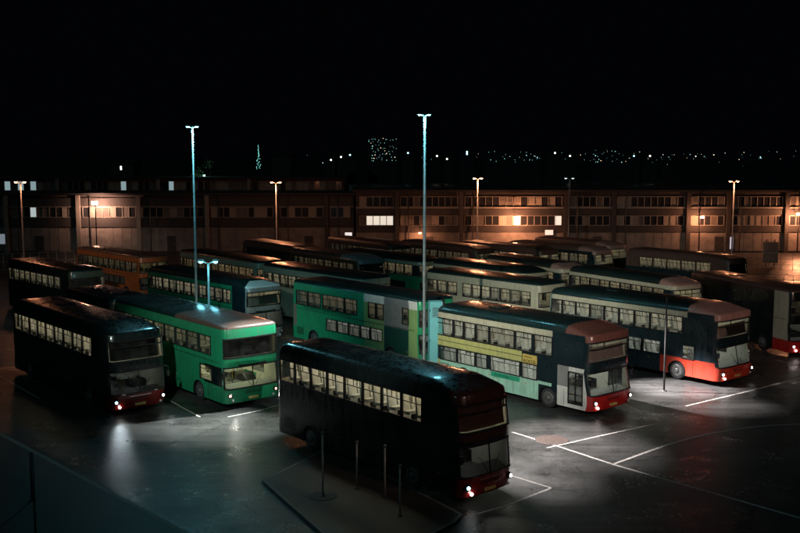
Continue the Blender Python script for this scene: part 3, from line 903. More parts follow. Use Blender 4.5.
# near rows
build_bus('black bus with dark red nose, leftmost and nearest the dark forecourt', pix(112,418), 41, 13.4, 4.3, 'round', liv_dark, W=1.45,
          up=even(-6.2, 4.6, 9, 0.09), lo=[], light_up=11, light_lo=1.6, heads='cold', beam=70, seats=1, seed=1, beamcol=(0.8,0.95,1.0), panel=DARKBACK, pz=3.56)
build_bus('green bus with a black upper windscreen, between two black red-nosed buses', pix(226,411), 40, 13.8, 4.2, 'flat', liv_green, W=1.55,
          up=even(-6.0, 5.5, 9, 0.12), lo=[(4.35, 5.55)], light_up=3.5, light_lo=14, heads='amber', beam=80, seats=1, seed=2, lcol_lo=(1.0,1.0,0.6), dash='pale', lcol=(1.0,0.95,0.6), panel=DARKBACK, pz=3.56)
build_bus('black bus with maroon hood and red nose beside the thin posts, nearest of all', pix(463,509), 41, 11.7, 4.3, 'round', liv_c, W=1.32,
          up=even(-5.5, 3.7, 8, 0.08), lo=[], light_up=11, light_lo=2.0, heads='cold', beam=120, gx=(0,0,0,2), seats=1, seed=3, panel=DARKBLIND, hop=0.70, pz=3.57, mirrors=False)
m_bus = build_bus('bright green and lime bus with dark lettering on its side', pix(421,372), 41, 13.2, 4.3, 'flat', liv_m,
          up=[(-6.0,-4.7),(-4.6,-3.2),(-3.0,-0.7),(-0.6,0.6),(1.75,2.45),(2.53,3.2),(4.95,5.5)], lo=[(-2.6,-1.5),(-1.4,-0.3),(-0.2,0.9),(1.0,1.9),(2.0,3.1)],
          door=[(-4.05,-3.2)][:0], light_up=2.2, light_lo=4, heads='off', seats=1, seed=4, curtains=True)
put_text('THE BOURNVOUTH CORNORATION LEADERWAYS', m_bus[0], -5.2, 2.44, 0.22, mat('dark_green_lettering', (0.01,0.05,0.03), 0.6), 'lettering')
e_bus = build_bus('white, yellow and mint bus with red nose beside the teal cabinet', pix(592,419), 41, 11.2, 4.3, 'hooded', liv_e, W=1.60,
          up=[(-5.2,-3.9),(-3.8,-3.1),(-3.0,-2.2),(-2.1,-1.2),(-1.1,0.6),(0.7,1.8),(1.95,3.1)], lo=[(-4.9,-3.6),(-3.5,-2.2),(-2.1,-1.3),(-1.05,1.0),(1.15,2.15)],
          door=[(4.15,5.0)], light_up=6.0, light_lo=11.0, heads='on', beam=160, seats=1, seed=5, trim='dark', panel=PINKBLIND, dash='pale', lcol=(1.0,0.9,0.75))
sg = MB(); sg.box(-1.0, 1.0, -1.612, -1.601, 0.98, 1.22); sg.build('side_advert', mat('advert_green', (0.02,0.30,0.17), 0.5), e_bus[0])
put_text('kovd tdtas', e_bus[0], -0.75, 1.04, 0.24, mat('dark_green_lettering', (0.01,0.05,0.03), 0.6), 'lettering', y=-1.616)
sg = MB(); sg.box(1.18, 2.14, -1.612, -1.601, 1.98, 2.5); sg.build('side_sign', mat('sign_yellow', (0.50,0.38,0.10), 0.5), e_bus[0])
put_text('anwood', e_bus[0], 1.28, 2.33, 0.16, RUB, 'lettering', y=-1.616)
put_text('ROO3I', e_bus[0], 1.24, 2.06, 0.27, RUB, 'lettering', y=-1.616)
build_bus('dark blue bus with orange-red nose and front hood coloured warm-lit pink', pix(720,388), 40, 12.3, 4.3, 'hooded', liv_d, W=1.68,
          up=even(-6.0, 3.7, 9, 0.08), lo=[(-4.6,-3.4),(-3.0,-1.9),(-1.7,-0.6),(0.1,1.0),(1.15,2.3),(3.75,4.5)], door=[(4.6,5.4)][:0], light_up=7.0, light_lo=9,
          heads='on', beam=70, seats=1, seed=6, panel=PINKBLIND, dash='pale', lcol=(1.0,0.9,0.72))
build_bus('dark bus with a red nose cut by the right edge of the photo', pix(790,358), 17, 11.0, 4.3, 'flat', liv_r,
          up=[], lo=[], light_up=1.0, light_lo=1.2, heads='on', beam=30, seats=0, seed=7, dash='pale')
# left back
build_bus('olive-fronted dark bus at the far left behind the leftmost bus', pix(70,270,4.2), 44, 12.0, 4.2, 'flat', liv_g,
          up=even(-5.6, 4.2, 9, 0.1), lo=[], light_up=5, light_lo=0, heads='off', seats=1, seed=8, panel=DARKBACK, pz=3.56)
build_bus('short dark teal bus tucked behind the tail of the green bus', pix(110,299,4.2), 41, 7.0, 4.2, 'flat', liv_g,
          up=even(-2.9, 2.5, 5, 0.1), lo=[], light_up=0, light_lo=0, heads='off', seed=9, curtains=False)
build_bus('orange bus parked below the bright floodlight', pix(140,256,4.0), 43, 13.2, 4.0, 'flat', liv_o,
          up=even(-6.1, 6.0, 11, 0.1), lo=even(-0.6, 3.6, 4), light_up=2.5, light_lo=0.8, heads='off', seats=0, seed=10, lcol=(1.0,0.8,0.5))
build_bus('green bus with white roof front and grey windscreen, behind the short twin lamp', pix(249,283,4.2), 42, 14.6, 4.2, 'hooded', liv_f,
          up=even(-6.8, 5.0, 11, 0.1), lo=[], light_up=5, light_lo=2, heads='off', seats=1, seed=11, panel=GREYBLIND)
G2 = 'double-decker buses parked in rows'
build_bus('long cream bus in the left back row with a yellow-lit window strip', pix(258,261,4.2), 40, 14.0, 4.2, 'flat', liv_cream,
          up=even(-6.6, 6.2, 11, 0.1), lo=[], light_up=3.5, light_lo=0, heads='off', seats=0, seed=12, detail=False, lcol=(1.0,0.8,0.5))
build_bus('dark-roofed bus with cream window strip directly behind the bright green bus', pix(362,277,4.2), 41, 13.0, 4.2, 'flat', liv_cream,
          up=even(-5.9, 5.0, 10, 0.1), lo=[], light_up=5, light_lo=0, heads='off', seats=1, seed=13, detail=False)
build_bus('grey-fronted bus with rounded windscreen in the back row, left of the cyan-lit tall lamp', pix(362,257,4.2), 38, 12.0, 4.2, 'round', liv_whitefront,
          light_up=1.5, light_lo=0, heads='off', seats=0, seed=14, detail=False, panel=DARKBACK, pz=3.56)
build_bus('brown-roofed bus behind the long cream bus, catching orange light', pix(300,247,4.2), 37, 12.0, 4.2, 'round', liv_brown,
          light_up=0, light_lo=0, heads='off', seed=15, detail=False, curtains=False)
build_bus('dark bus with a green band and lit windows just left of the tall lamp', pix(422,258,4.2), 40, 12.0, 4.2, 'round', liv_gband,
          light_up=3, light_lo=0, heads='off', seats=0, seed=16, detail=False)
build_bus('dark rounded bus just right of the tall lamp with two lit rear windows', pix(528,269,4.2), 40, 11.0, 4.2, 'round', liv_gband,
          light_up=3, light_lo=0, heads='off', seats=0, seed=17, detail=False)
build_bus('cream-sided bus directly behind the yellow and mint bus', pix(541,283,4.25), 41, 11.4, 4.25, 'flat', liv_cream,
          up=even(-5.3, -2.2, 3, 0.1) + even(-1.6, 4.8, 7, 0.1), lo=[], light_up=4.5, light_lo=0, heads='off', seats=1, seed=18, detail=False)
build_bus('cream-striped bus with pink roof front, rising behind the dark blue bus', pix(678,281,4.2), 30, 11.5, 4.2, 'round', liv_creamd,
          light_up=4, light_lo=0, heads='off', seats=0, seed=19, detail=False)
build_bus('cream-striped bus nose to tail behind the pink-fronted one', pix(564,265,4.2), 29, 11.0, 4.2, 'round', liv_creamd,
          light_up=4, light_lo=0, heads='off', seats=0, seed=20, detail=False)
build_bus('brown-roofed bus shining orange under the twin amber lamp', pix(478,247,4.2), 40, 12.0, 4.2, 'round', liv_brown,
          light_up=1.5, light_lo=0, heads='off', seats=0, seed=21, detail=False)
build_bus('brown bus between two others in the last row with bright windows', pix(543,248,4.2), 40, 12.0, 4.2, 'round', liv_brown,
          light_up=5, light_lo=0, heads='off', seats=0, seed=22, detail=False)
build_bus('pink-capped bus in the last row left of the brown coach', pix(598,248,4.2), 40, 12.0, 4.2, 'round', liv_pinkcap,
          light_up=3, light_lo=0, heads='off', seats=0, seed=23, detail=False)
build_bus('brown bus with a pale window strip farthest to the right in the back row', pix(733,257,4.2), 38, 11.5, 4.2, 'round', liv_brown,
          up=even(-4.0, 3.6, 5, 0.1), light_up=5, light_lo=0, heads='off', seats=0, seed=24, detail=False, panel=DARKBACK, pz=3.56)

build_bus('dark-roofed bus in the back row against the gap between the two building wings', pix(392,243,4.2), 38, 12.0, 4.2, 'round', liv_brown,
          light_up=0.8, light_lo=0, heads='off', seats=0, seed=25, detail=False)
build_bus('brown bus low behind the right back row, below the dim grey lamp', pix(612,243,4.2), 38, 11.0, 4.2, 'round', liv_pinkcap,
          light_up=2.5, light_lo=0, heads='off', seats=0, seed=26, detail=False)

# ------------------------------------------------------------------ lamps
STEEL = mat('galvanised_steel', (0.20, 0.22, 0.22), 0.45, metal=0.4, noise=0.25, nscale=3)
STEELD = mat('dark_steel', (0.05, 0.05, 0.05), 0.5, metal=0.3, noise=0.25, nscale=3)
CYAN = (0.22, 0.78, 0.95); AMB = (1.0, 0.36, 0.17); WHT = (1.0, 0.93, 0.82)
def lamp_post(label, loc, h, col, s, power, arms=(-0.9, 0.9), r=0.1, group=None, spots=(), glow=None, pole=STEEL, rad=0.25, tilt=0.1, hs=1.0):
    root = thing('street_lamp', label, 'street lamp', loc, 0, group)
    p = MB(); p.lathe((0,0,0), (0,0,1), [(0,0.28*hs+0.05),(0.04,0.28*hs+0.05),(0.06,r*1.5),(1.2,r*1.45),(1.25,r*1.1),(h,r*0.65)], 12)
    p.build('pole', pole, root)
    em = emis('lamp_glow_%.2f_%.2f_%.1f' % (col[0], col[2], s), col, s)
    for a in arms:
        sg_ = 1 if a > 0 else -1
        ar = MB(); ar.tube((0,0,h-0.05), (a*0.75,0,h+tilt), r*0.45, n=8); ar.build('arm', pole, root)
        hd = MB(); x0, x1 = a*0.62, a*1.0 + sg_*0.28*hs
        xa, xb = min(x0,x1), max(x0,x1)
        hd.hexa([(xa,-0.17*hs,h+tilt),(xb,-0.17*hs,h+tilt),(xb,0.17*hs,h+tilt),(xa,0.17*hs,h+tilt),
                 (xa+0.08,-0.09*hs,h+tilt+0.13*hs),(xb-0.08,-0.09*hs,h+tilt+0.13*hs),(xb-0.08,0.09*hs,h+tilt+0.13*hs),(xa+0.08,0.09*hs,h+tilt+0.13*hs)])
        hh = hd.build('lamp_head', pole, root)
        ln = MB(); xm = (xa+xb)/2
        ln.lathe((xm,0,h+tilt-0.004), (0,0,-1), [(0,0.15*hs),(0.05*hs,0.14*hs),(0.10*hs,0.08*hs)], 12)
        ln.build('lens', em, hh)
        if power: light('lamp_light', root, (xm, 0, h + tilt - 0.28*hs), power, col, 'POINT', rad)
    for (tx, ty, tz, pw, cl, cone) in spots:
        light('lamp_spot', root, (0, -0.25, h - 0.3), pw, cl, 'SPOT', 0.2, (tx - loc[0], ty - loc[1], tz), cone * (1.2 if cone < 18 else 1), 1.0)
    return root
def top(u, v, Y): return at(u, Y, 0), zat(v, Y)
P1, h1 = top(198, 127, 56)
lamp_post('tall cyan-lit lamp post rising between the two green buses on the left', P1, h1, CYAN, 14, 520, (-0.28, 0.24), 0.078, 'tall cyan lamp posts', hs=0.45, tilt=0.02)
P2, h2 = top(424, 115, 52.2)
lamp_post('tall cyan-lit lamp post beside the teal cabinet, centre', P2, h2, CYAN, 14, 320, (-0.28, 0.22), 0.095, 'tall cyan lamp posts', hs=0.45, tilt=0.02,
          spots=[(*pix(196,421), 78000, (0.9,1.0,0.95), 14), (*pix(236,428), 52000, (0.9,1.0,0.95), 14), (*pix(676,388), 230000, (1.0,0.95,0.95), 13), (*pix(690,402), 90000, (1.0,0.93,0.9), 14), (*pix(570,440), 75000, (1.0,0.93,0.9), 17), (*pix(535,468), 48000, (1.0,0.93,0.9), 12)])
P3, h3 = top(210, 263, 61)
lamp_post('short twin-headed cyan lamp in front of the green bus with grey windscreen', P3, h3, CYAN, 12, 45, (-0.42, 0.42), 0.08, None, pole=mat('pale_cyan_pole', (0.4,0.5,0.5), 0.5))
for u, v, Y, lab, ar, pw in ((277,183,112,'amber twin lamp post before the left part of the long building',(-0.45,0.45),700),
                         (477,179,112,'amber lamp post before the middle of the long building',(-0.35,0.35),900),
                         (731,182,108,'amber lamp post at the right, above the rounded brown bus',(-0.4,0.3),450),
                         (25,183,93,'small amber twin lamp at the far left of the yard',(-0.4,0.3),160),):
    p, h = top(u, v, Y)
    lamp_post(lab, p, h, AMB, 14, pw, ar, 0.09, 'amber yard lamps', rad=0.3)
p, h = top(568, 179, 112)
lamp_post('pale twin lamp post, dim, right of the middle of the building', p, h, (0.7,0.85,0.9), 1.5, 0, (-0.4,0.3), 0.08, 'dim grey yard lamps')
p, h = top(529, 186.5, 118)
# unseen floodlight mast, added to light the long sides of the buses from the left
lamp_post('unseen tall floodlight mast added out of view to the left', (-10.5, 15, 0), 16.5, (0.95,1.0,0.92), 20, 0, (-0.6, 0.6), 0.13, 'added floodlight masts out of view',
          spots=[(-10, 50, 3.2, 62000, (0.80,1.0,0.88), 19), (5.5, 50, 2.8, 66000, (0.97,1.0,0.90), 24), (10, 68, 3.8, 70000, (1.0,0.95,0.8), 24), (-28, 88, 3.0, 90000, (1.0,0.85,0.7), 9), (-8, 37, 0, 500, (0.15,0.8,0.8), 36)])
lamp_post('unseen tall floodlight mast added out of view to the right', (17.5, 19, 0), 15.0, (1.0,0.80,0.68), 20, 0, (-0.6, 0.6), 0.13, 'added floodlight masts out of view',  # unseen mast, added for warm light on the bus fronts
          spots=[(11, 46, 3.4, 22000, (1.0,0.70,0.60), 22), (20, 54, 3.4, 30000, (1.0,0.64,0.53), 22), (3.5, 33, 3.4, 3000, (1.0,0.62,0.50), 16), (-8, 47, 2.6, 22000, (0.95,1.0,0.85), 11)])
# wall floodlights
def flood(u, v, Y, s, power, lab, col=AMB, size=0.3, mast=False):
    z = zat(v, Y); p = at(u, Y, z)
    if mast:
        root = thing('floodlight', lab, 'floodlight', (p.x, p.y, 0)); o = Vector((0,0,z))
        m = MB(); m.tube((0,0.12,0), (0,0.12,z), 0.09, 0.06, 10); m.box(-0.2,0.2,-0.08,0.32,0,0.05); m.build('mast', STEELD, root)
    else:
        root = thing('floodlight', lab, 'floodlight', p); o = Vector((0,0,0))
        m = MB(); m.tube(o + Vector((0,0.05,0.1)), o + Vector((0,1.25,0.3)), 0.05, n=8); m.build('bracket', STEELD, root)
    b = MB(); b.hexa([o+Vector(q) for q in ((-size,-0.12,-size*0.6),(size,-0.12,-size*0.6),(size*0.6,0.1,-size*0.4),(-size*0.6,0.1,-size*0.4),
                 (-size,-0.12,size*0.6),(size,-0.12,size*0.6),(size*0.6,0.1,size*0.4),(-size*0.6,0.1,size*0.4))]); b.build('housing', STEELD, root)
    l = MB(); l.box(o.x-size*0.9, o.x+size*0.9, -0.15, -0.125, o.z-size*0.52, o.z+size*0.52); l.build('lens', emis('flood_%g' % s, col, s), root)
    if mast:
        q_ = o + Vector((0, 0.35, -size*0.6-0.1)); light('flood_light', root, q_, power, col, 'SPOT', 0.2, q_ + Vector((0,1,-0.15)), 165, 0.5)
    else: light('flood_light', root, o + Vector((0,-0.1,-size*0.6-0.3)), power, col, 'POINT', 0.2)
    return root
flood(95, 203, 128.6, 90, 2600, 'bright pinkish floodlight glaring on its mast at the left', (1.0,0.50,0.34), 0.45, True)

# teal cabinet beside the tall lamp
cb = thing('equipment_cabinet', 'tall pale teal steel cabinet beside the central lamp post', 'cabinet', (P2.x + 0.62, P2.y + 0.05, 0), R(8))
TEALM = mat('teal_cabinet_paint', (0.16, 0.50, 0.54), 0.45, noise=0.12, nscale=2)
b = MB(); b.box(-0.36, 0.36, -0.3, 0.3, 0.08, 4.45); b.build('cabinet_body', TEALM, cb)
b = MB(); b.box(-0.33, 0.33, -0.325, -0.302, 0.2, 4.3); b.build('door', TEALM, cb)
for q_ in range(8):
    b = MB(); b.box(-0.22, 0.22, -0.334, -0.326, 3.6+q_*0.07, 3.635+q_*0.07); b.build('vent_slat', STEELD, cb)
for zz in (0.6, 2.2, 3.9):
    b = MB(); b.tube((-0.345, -0.335, zz), (-0.345, -0.335, zz+0.16), 0.018, n=6); b.build('hinge', STEELD, cb)
b = MB(); b.box(0.20, 0.25, -0.35, -0.326, 2.0, 2.2); b.build('handle', STEELD, cb)
b = MB(); b.box(0.362, 0.50, -0.28, 0.28, 0.08, 4.5); b.build('side_fin', RUB, cb)
b = MB(); b.box(-0.42, 0.52, -0.36, 0.36, 0, 0.078); b.build('plinth', KERB, cb)

# posts in the yard
def thin_post(u, v0, v1, lab, r=0.035, cap=True):
    base = pix(u, v0, 0.10); Y = base.y; h = zat(v1, Y) - 0.10
    root = thing('marker_post', lab, 'post', base, 0, 'thin marker posts on the island')
    p = MB(); p.tube((0,0,0), (0,0,h), r, r, 8); p.build('shaft', mat('pink_grey_post', (0.55,0.45,0.42), 0.5, noise=0.2), root)
    c_ = MB(); c_.lathe((0,0,h), (0,0,1), [(0,r*1.9),(0.05,r*1.9),(0.09,r)], 8); c_.build('cap', STEEL, root)
    b_ = MB(); b_.lathe((0,0,0.0), (0,0,1), [(0,0.10),(0.02,0.10),(0.03,r)], 10); b_.build('foot', STEELD, root)
    return root
thin_post(357, 489, 443, 'thin marker post beside the black bus, second from the left')
thin_post(385, 497, 447, 'thin marker post right of the pair, third from the left')
thin_post(400, 516, 467, 'thin marker post nearest the camera, lowest in the picture')
pp = thin_post(323, 496, 434, 'thin marker post set in a round concrete pad')
pad = MB(); pad.lathe((0,0,-0.002), (0,0,1), [(0,0.50),(0.012,0.48)], 24); pad.build('concrete_pad', mat('concrete_pad', (0.10,0.11,0.11), 0.8, noise=0.35, nscale=4), pp)
p, h = top(664, 297, 50)
sp = thing('sign_post', 'slender dark pole standing before the dark blue bus', 'pole', pix(664, 391, 0))
b = MB(); b.tube((0,0,0), (0,0,zat(297, sp.location.y)), 0.055, 0.045, 10); b.build('pole', STEELD, sp)
b = MB(); b.lathe((0,0,0), (0,0,1), [(0,0.16),(0.03,0.16),(0.05,0.06)], 12); b.build('foot', STEELD, sp)
# concrete drain cover
mh = MB(); q = pix(552, 440); mh.lathe((q.x,q.y,0.002), (0,0,1), [(0,0.75),(0.010,0.73)], 28)
tag(mh.build('manhole_cover', mat('iron_cover', (0.09,0.06,0.05), 0.45, metal=0.5, noise=0.3, nscale=8, bump=0.5)), 'large round dark iron cover set in the yard by the road line', 'manhole cover')
# foreground railing posts at the lower left
for u, v0, v1, lab in ((37, 570, 452, 'dark steel post at the lower left edge of the forecourt, taller one'), (32, 500, 452, 'short dark steel post beside the taller one at lower left')):
    base = pix(u, v0, 0.30)
    root = thing('railing_post', lab, 'post', base)
    h = zat(v1, base.y) - 0.30
    b = MB(); b.tube((0,0,0), (0,0,h), 0.035, n=8); b.build('shaft', STEELD, root)
    b = MB(); b.box(-0.09,0.09,-0.09,0.09,0,0.02); b.build('foot', STEELD, root)

# ------------------------------------------------------------------ the long building
WALL = mat('pale_sheet_wall', (0.16, 0.145, 0.13), 0.75, noise=0.35, nscale=0.8)
WALLD = mat('brown_dark_wall', (0.028, 0.026, 0.025), 0.7, noise=0.3, nscale=0.6)
TRIMW = mat('pale_gutter', (0.18, 0.17, 0.15), 0.6)
ROOFM = mat('felt_roof', (0.02, 0.02, 0.022), 0.85, noise=0.3, nscale=0.5)
WGL = mat('dark_window_glass', (0.02, 0.022, 0.025), 0.12)
WFR = mat('pale_window_frame', (0.20, 0.19, 0.17), 0.6)
LITW = emis('lit_office_window', (1.0, 0.90, 0.74), 0.75)
LITC = emis('lit_cool_window', (0.6, 0.85, 0.9), 0.35)
PART = [mat('drawn_blind_a', (0.22,0.20,0.17), 0.8, noise=0.3), mat('drawn_blind_b', (0.10,0.09,0.08), 0.8, noise=0.3), WGL, WGL]
def long_building(label, u0, u1, Y, vtop, bays, bands, walls, lit, name='depot_building', depth=14, litm=None):
    x0, x1 = at(u0, Y, 3).x, at(u1, Y, 3).x
    root = thing(name, label, 'building', ((x0+x1)/2, Y, 0)); ox = (x0+x1)/2
    zt = zat(vtop, Y); rnd = random.Random(u0)
    w = MB(); w.box(x0-ox, x1-ox, 0.0, depth, 0, zt); w.build('wall', WALLD, root)
    r_ = MB(); r_.box(x0-ox-0.4, x1-ox+0.4, -0.7, depth+0.3, zt+0.002, zt+0.28); r_.build('roof', ROOFM, root)
    for k_, (va, vb, m, d) in enumerate(walls):
        b = MB(); za, zb = zat(vb, Y), zat(va, Y)
        b.box(x0-ox, x1-ox, -d, -0.002, max(za,0.02), zb)
        if m is WALL:      # vertical sheet joints
            x = x0 + 1.0
            while x < x1 - 0.3:
                b.box(x-ox-0.03, x-ox+0.03, -d-0.03, -d-0.002, max(za,0.02), zb); x += 1.25
        b.build('wall_panel' if m is WALL else 'gutter' if m is TRIMW else 'fascia', m, root)
    for ub in bays:
        xb = at(ub, Y, 3).x - ox
        b = MB(); b.box(xb-0.28, xb+0.28, -0.62, -0.30, 0, zt-0.02); b.build('column', WALLD if ub % 2 else TRIMW, root)
    for i_, ub in enumerate(bays):
        xb = at(ub, Y, 3).x - ox + 1.6
        b = MB(); b.tube((xb, -0.42, 0), (xb, -0.42, zt-0.05), 0.07, n=8); b.build('downpipe', STEELD, root)
        if i_ % 2 == 0 and walls:
            b = MB(); b.box(xb+2.2, xb+3.4, -0.20, -0.125, 0.02, 2.2); dr = b.build('door', WALLD, root)
            b = MB(); b.box(xb+3.2, xb+3.3, -0.25, -0.205, 1.0, 1.15); b.build('handle', STEEL, dr)
    edges = [u0] + [b_ for b_ in bays] + [u1]
    for (va, vb) in bands:
        za, zb = zat(vb, Y), zat(va, Y)
        for a, b_ in zip(edges, edges[1:]):
            xa, xb = at(a, Y, 3).x - ox + 0.45, at(b_, Y, 3).x - ox - 0.45
            nwin = max(1, int((xb - xa) / 5.0)); ww = (xb - xa) / nwin
            for q_ in range(nwin):
                f = MB(); g_ = MB(); px0, px1 = xa + q_*ww + 0.06, xa + (q_+1)*ww - 0.06
                f.box(px0, px1, -0.16, -0.02, za-0.08, za); f.box(px0, px1, -0.16, -0.02, zb, zb+0.08)
                nn = max(2, int((px1-px0)/0.85))
                for t in range(nn+1):
                    xx = px0 + (px1-px0)*t/nn; f.box(xx-0.045, xx+0.045, -0.15, -0.02, za, zb)
                wdw = f.build('window', WFR, root)
                for t in range(nn):
                    xx = px0 + (px1-px0)*(t+0.5)/nn
                    uu = 400 + xx_to_u(xx + ox, Y)
                    li = any(lu0 <= uu <= lu1 and abs((va+vb)/2 - lv) < 4 for lu0, lu1, lv in lit)
                    mi_ = 4 if li else rnd.randrange(4)
                    g_.quad([(xx-0.5*(px1-px0)/nn, -0.05, za), (xx+0.5*(px1-px0)/nn, -0.05, za), (xx+0.5*(px1-px0)/nn, -0.05, zb), (xx-0.5*(px1-px0)/nn, -0.05, zb)], mi_)
                g_.build('pane', PART + [litm or LITW], wdw)
    return root
def xx_to_u(x, Y): return x / (Y*math.cos(PITCH) + (CAM_H-5)*math.sin(PITCH)) * F_PX
BY = 130
long_building('long two-storey depot building with pale wall sheets behind the right half of the yard', 356, 1010, BY, 192,
              [397, 461, 565, 613, 687, 727, 785, 850, 930], [(197,206.5),(216,225)],
              [(207,208.5,TRIMW,0.35),(209,214.5,WALLD,0.30),(226,232,WALLD,0.22),(232.5,251,WALL,0.12)],
              [(368,380,220),(383,393,220),(515,521,220),(558,566,220)])
long_building('lower brown depot wing with window band behind the left half of the yard', -200, 354, BY+1, 195,
              [-120,-60,8,80,140,208,277,327], [(207.5,217)],
              [(198,206,WALLD,0.25),(206.2,207.2,TRIMW,0.3),(218,227,WALLD,0.22),(227.5,251,WALL,0.12)],
              [(33,40,212)], litm=emis('lit_blue_window', (0.75,0.88,0.9), 0.5))
long_building('dark upper block behind the left wing with a row of lit windows', -160, 345, 150, 179,
              [-60, 60, 160, 250], [(181.5,190.5)], [], [(5,10,186),(22,27,186),(33,38,186),(47,52,186),(72,75,186),(124,127,186),(171,176,186)], depth=12, litm=LITC)
# small wall lights and lit notice
flood(702, 217, BY-1.7, 40, 1100, 'amber wall light under the gutter at the right of the building', AMB, 0.28)
flood(516, 218, BY-2.2, 40, 2600, 'amber wall light behind the middle amber lamp post', AMB, 0.25)
flood(798, 214, BY-1.7, 40, 2200, 'amber wall light under the eaves at the right edge', AMB, 0.3)
flood(420, 233, BY-1.4, 10, 350, 'low amber wall light behind the tall central lamp', AMB, 0.2)
def lit_panel(u0, u1, v0, v1, Y, lab, em, nm='lit_sign'):
    a, b_ = at(u0, Y, 2), at(u1, Y, 2); z0, z1 = zat(v1, Y), zat(v0, Y); cx = (a.x+b_.x)/2; w = (b_.x-a.x)/2
    root = thing(nm, lab, 'lit sign', (cx, Y, z0))
    m = MB(); m.box(-w-0.06, w+0.06, 0, 0.12, -0.06, z1-z0+0.06); m.build('frame', STEELD, root)
    m = MB(); m.box(-w, w, -0.02, -0.002, 0, z1-z0); m.build('panel', em, root)
lit_panel(345, 352, 232.5, 237.5, BY-0.3, 'small square white lit panel low on the left wing beside the gap', emis('white_panel', (1,0.95,0.9), 0.8))
lit_panel(730, 733, 237, 249, 125, 'narrow pale lit upright panel at the right behind the brown bus', emis('pale_panel', (0.85,0.8,0.95), 0.6))
lit_panel(-6, 6, 234, 244, 100, 'pale blue-grey lit sign cut by the left edge', emis('blue_panel', (0.5,0.65,0.8), 0.25))
lit_panel(545, 553, 230, 235, BY-0.3, 'small cream lit panel low on the wall right of the middle wall light', emis('cream_panel', (1,0.85,0.7), 0.7))

# railings
def railing(lab, u0, u1, Y0, Y1, h=1.3, m=None, n=10, z0=0.0):
    a, b_ = at(u0, Y0, 0), at(u1, Y1, 0); m = m or STEEL
    root = thing('railing', lab, 'railing', a)
    d = b_ - a
    for i in range(n + 1):
        p = d * (i / n); k_ = MB(); k_.tube(p + Vector((0,0,0)), p + Vector((0,0,h)), 0.035, n=6); k_.build('post', m, root)
    for z in (h, h*0.66, h*0.33):
        k_ = MB(); k_.tube(Vector((0,0,z)), d + Vector((0,0,z)), 0.028, n=6); k_.build('rail', m, root)
railing('steel railing in front of the left wing behind the olive-fronted bus', -5, 75, 100, 103, 2.6, n=9)
railing('steel railing right of the brown bus, lit orange', 738, 830, 92, 90, 1.4, n=10)
railing('second steel railing right of the brown bus, nearer the building', 745, 840, 108, 107, 2.0, n=8)
# barrier boards at the right
bb = thing('notice_board', 'pale square board between railings right of the brown bus', 'board', at(770, 112, 0))
k_ = MB(); k_.box(-0.9,0.9,-0.04,0.04,0.4,2.9); k_.build('board', WALL, bb)
for sx in (-0.5, 0.5): k_ = MB(); k_.box(sx-0.05,sx+0.05,0.045,0.12,0,3.2); k_.build('leg', STEELD, bb)

# ------------------------------------------------------------------ distant town
hill = MB(); prevp = None
def hz_v(u): return 163 - 6*math.sin((u+100)/260.0)**2 - 2*math.sin(u/47.0)
us = list(range(-300, 1120, 40))
for u, u2 in zip(us, us[1:]):
    Y = 1500
    hill.quad([at(u, 900, -2), at(u2, 900, -2), at(u2, Y, zat(hz_v(u2), Y)), at(u, Y, zat(hz_v(u), Y))], 0, True)
struct(hill.build('hills', mat('night_hillside', (0.010, 0.013, 0.010), 0.9, noise=0.4, nscale=0.02)))

FARW = mat('far_wall', (0.06, 0.06, 0.06), 0.9)
CITYL = [emis('town_light_a', (0.45, 0.85, 0.95), 3.0), emis('town_light_b', (1.0, 0.95, 0.8), 4.0), emis('town_light_c', (0.35, 0.9, 0.8), 1.6), emis('town_light_d', (1.0, 0.75, 0.5), 2.5), emis('town_light_e', (0.4, 0.8, 0.85), 0.7)]
def block(lab, u0, u1, v0, Y, cols, rows, vb, prob, em, seed=0, name='tower_block', group=None, wh=0.75, depth=14, wsz=0.42):
    a, b_ = at(u0, Y, 10), at(u1, Y, 10); zt = zat(v0, Y); zb = zat(vb, Y); cx = (a.x+b_.x)/2; w = (b_.x-a.x)/2
    root = thing(name, lab, 'building', (cx, Y, 0), 0, group); rnd = random.Random(seed)
    m = MB(); m.box(-w, w, 0, depth, 0, zt); m.build('wall', FARW, root)
    m = MB(); m.box(-w-0.3, w+0.3, -0.3, depth+0.3, zt+0.01, zt+0.6); m.build('roof', ROOFM, root)
    for i in range(cols):
        for j in range(rows):
            if rnd.random() > prob: continue
            x = -w + 2*w*(i+0.5+rnd.uniform(-.45,.45))/cols; z = zb + (zt-zb)*(j+0.5+rnd.uniform(-.35,.35))/rows
            q_ = rnd.uniform(0.55, 1.0); sx = w/cols*wsz*2*q_; sz = (zt-zb)/rows*wsz*q_
            m = MB(); m.box(x-sx/2, x+sx/2, -0.06, -0.01, z-sz/2, z+sz/2); m.build('lit_window', rnd.choice(em), root)
    return root
block('distant tower block with a grid of small cyan-lit windows', 368, 397, 138, 640, 13, 8, 162, 0.5, [CITYL[3], CITYL[2], CITYL[4], CITYL[4], CITYL[4]], 5, wsz=0.24)
block('distant low wide block with rows of faint cyan windows right of centre', 487, 540, 151, 700, 22, 5, 163, 0.18, [CITYL[2], CITYL[4], CITYL[4], CITYL[0]], 6, wsz=0.22)
block('distant block with scattered cyan windows above the right amber lamp', 592, 626, 149, 700, 13, 5, 163, 0.2, [CITYL[2], CITYL[4], CITYL[0]], 7, wsz=0.22)
# pale flat-roofed hall behind the left wing
block('pale flat-roofed hall glimpsed behind the left wing', 272, 291, 156, 300, 1, 1, 163, 0, [CITYL[3]], 8, name='hall', depth=10)
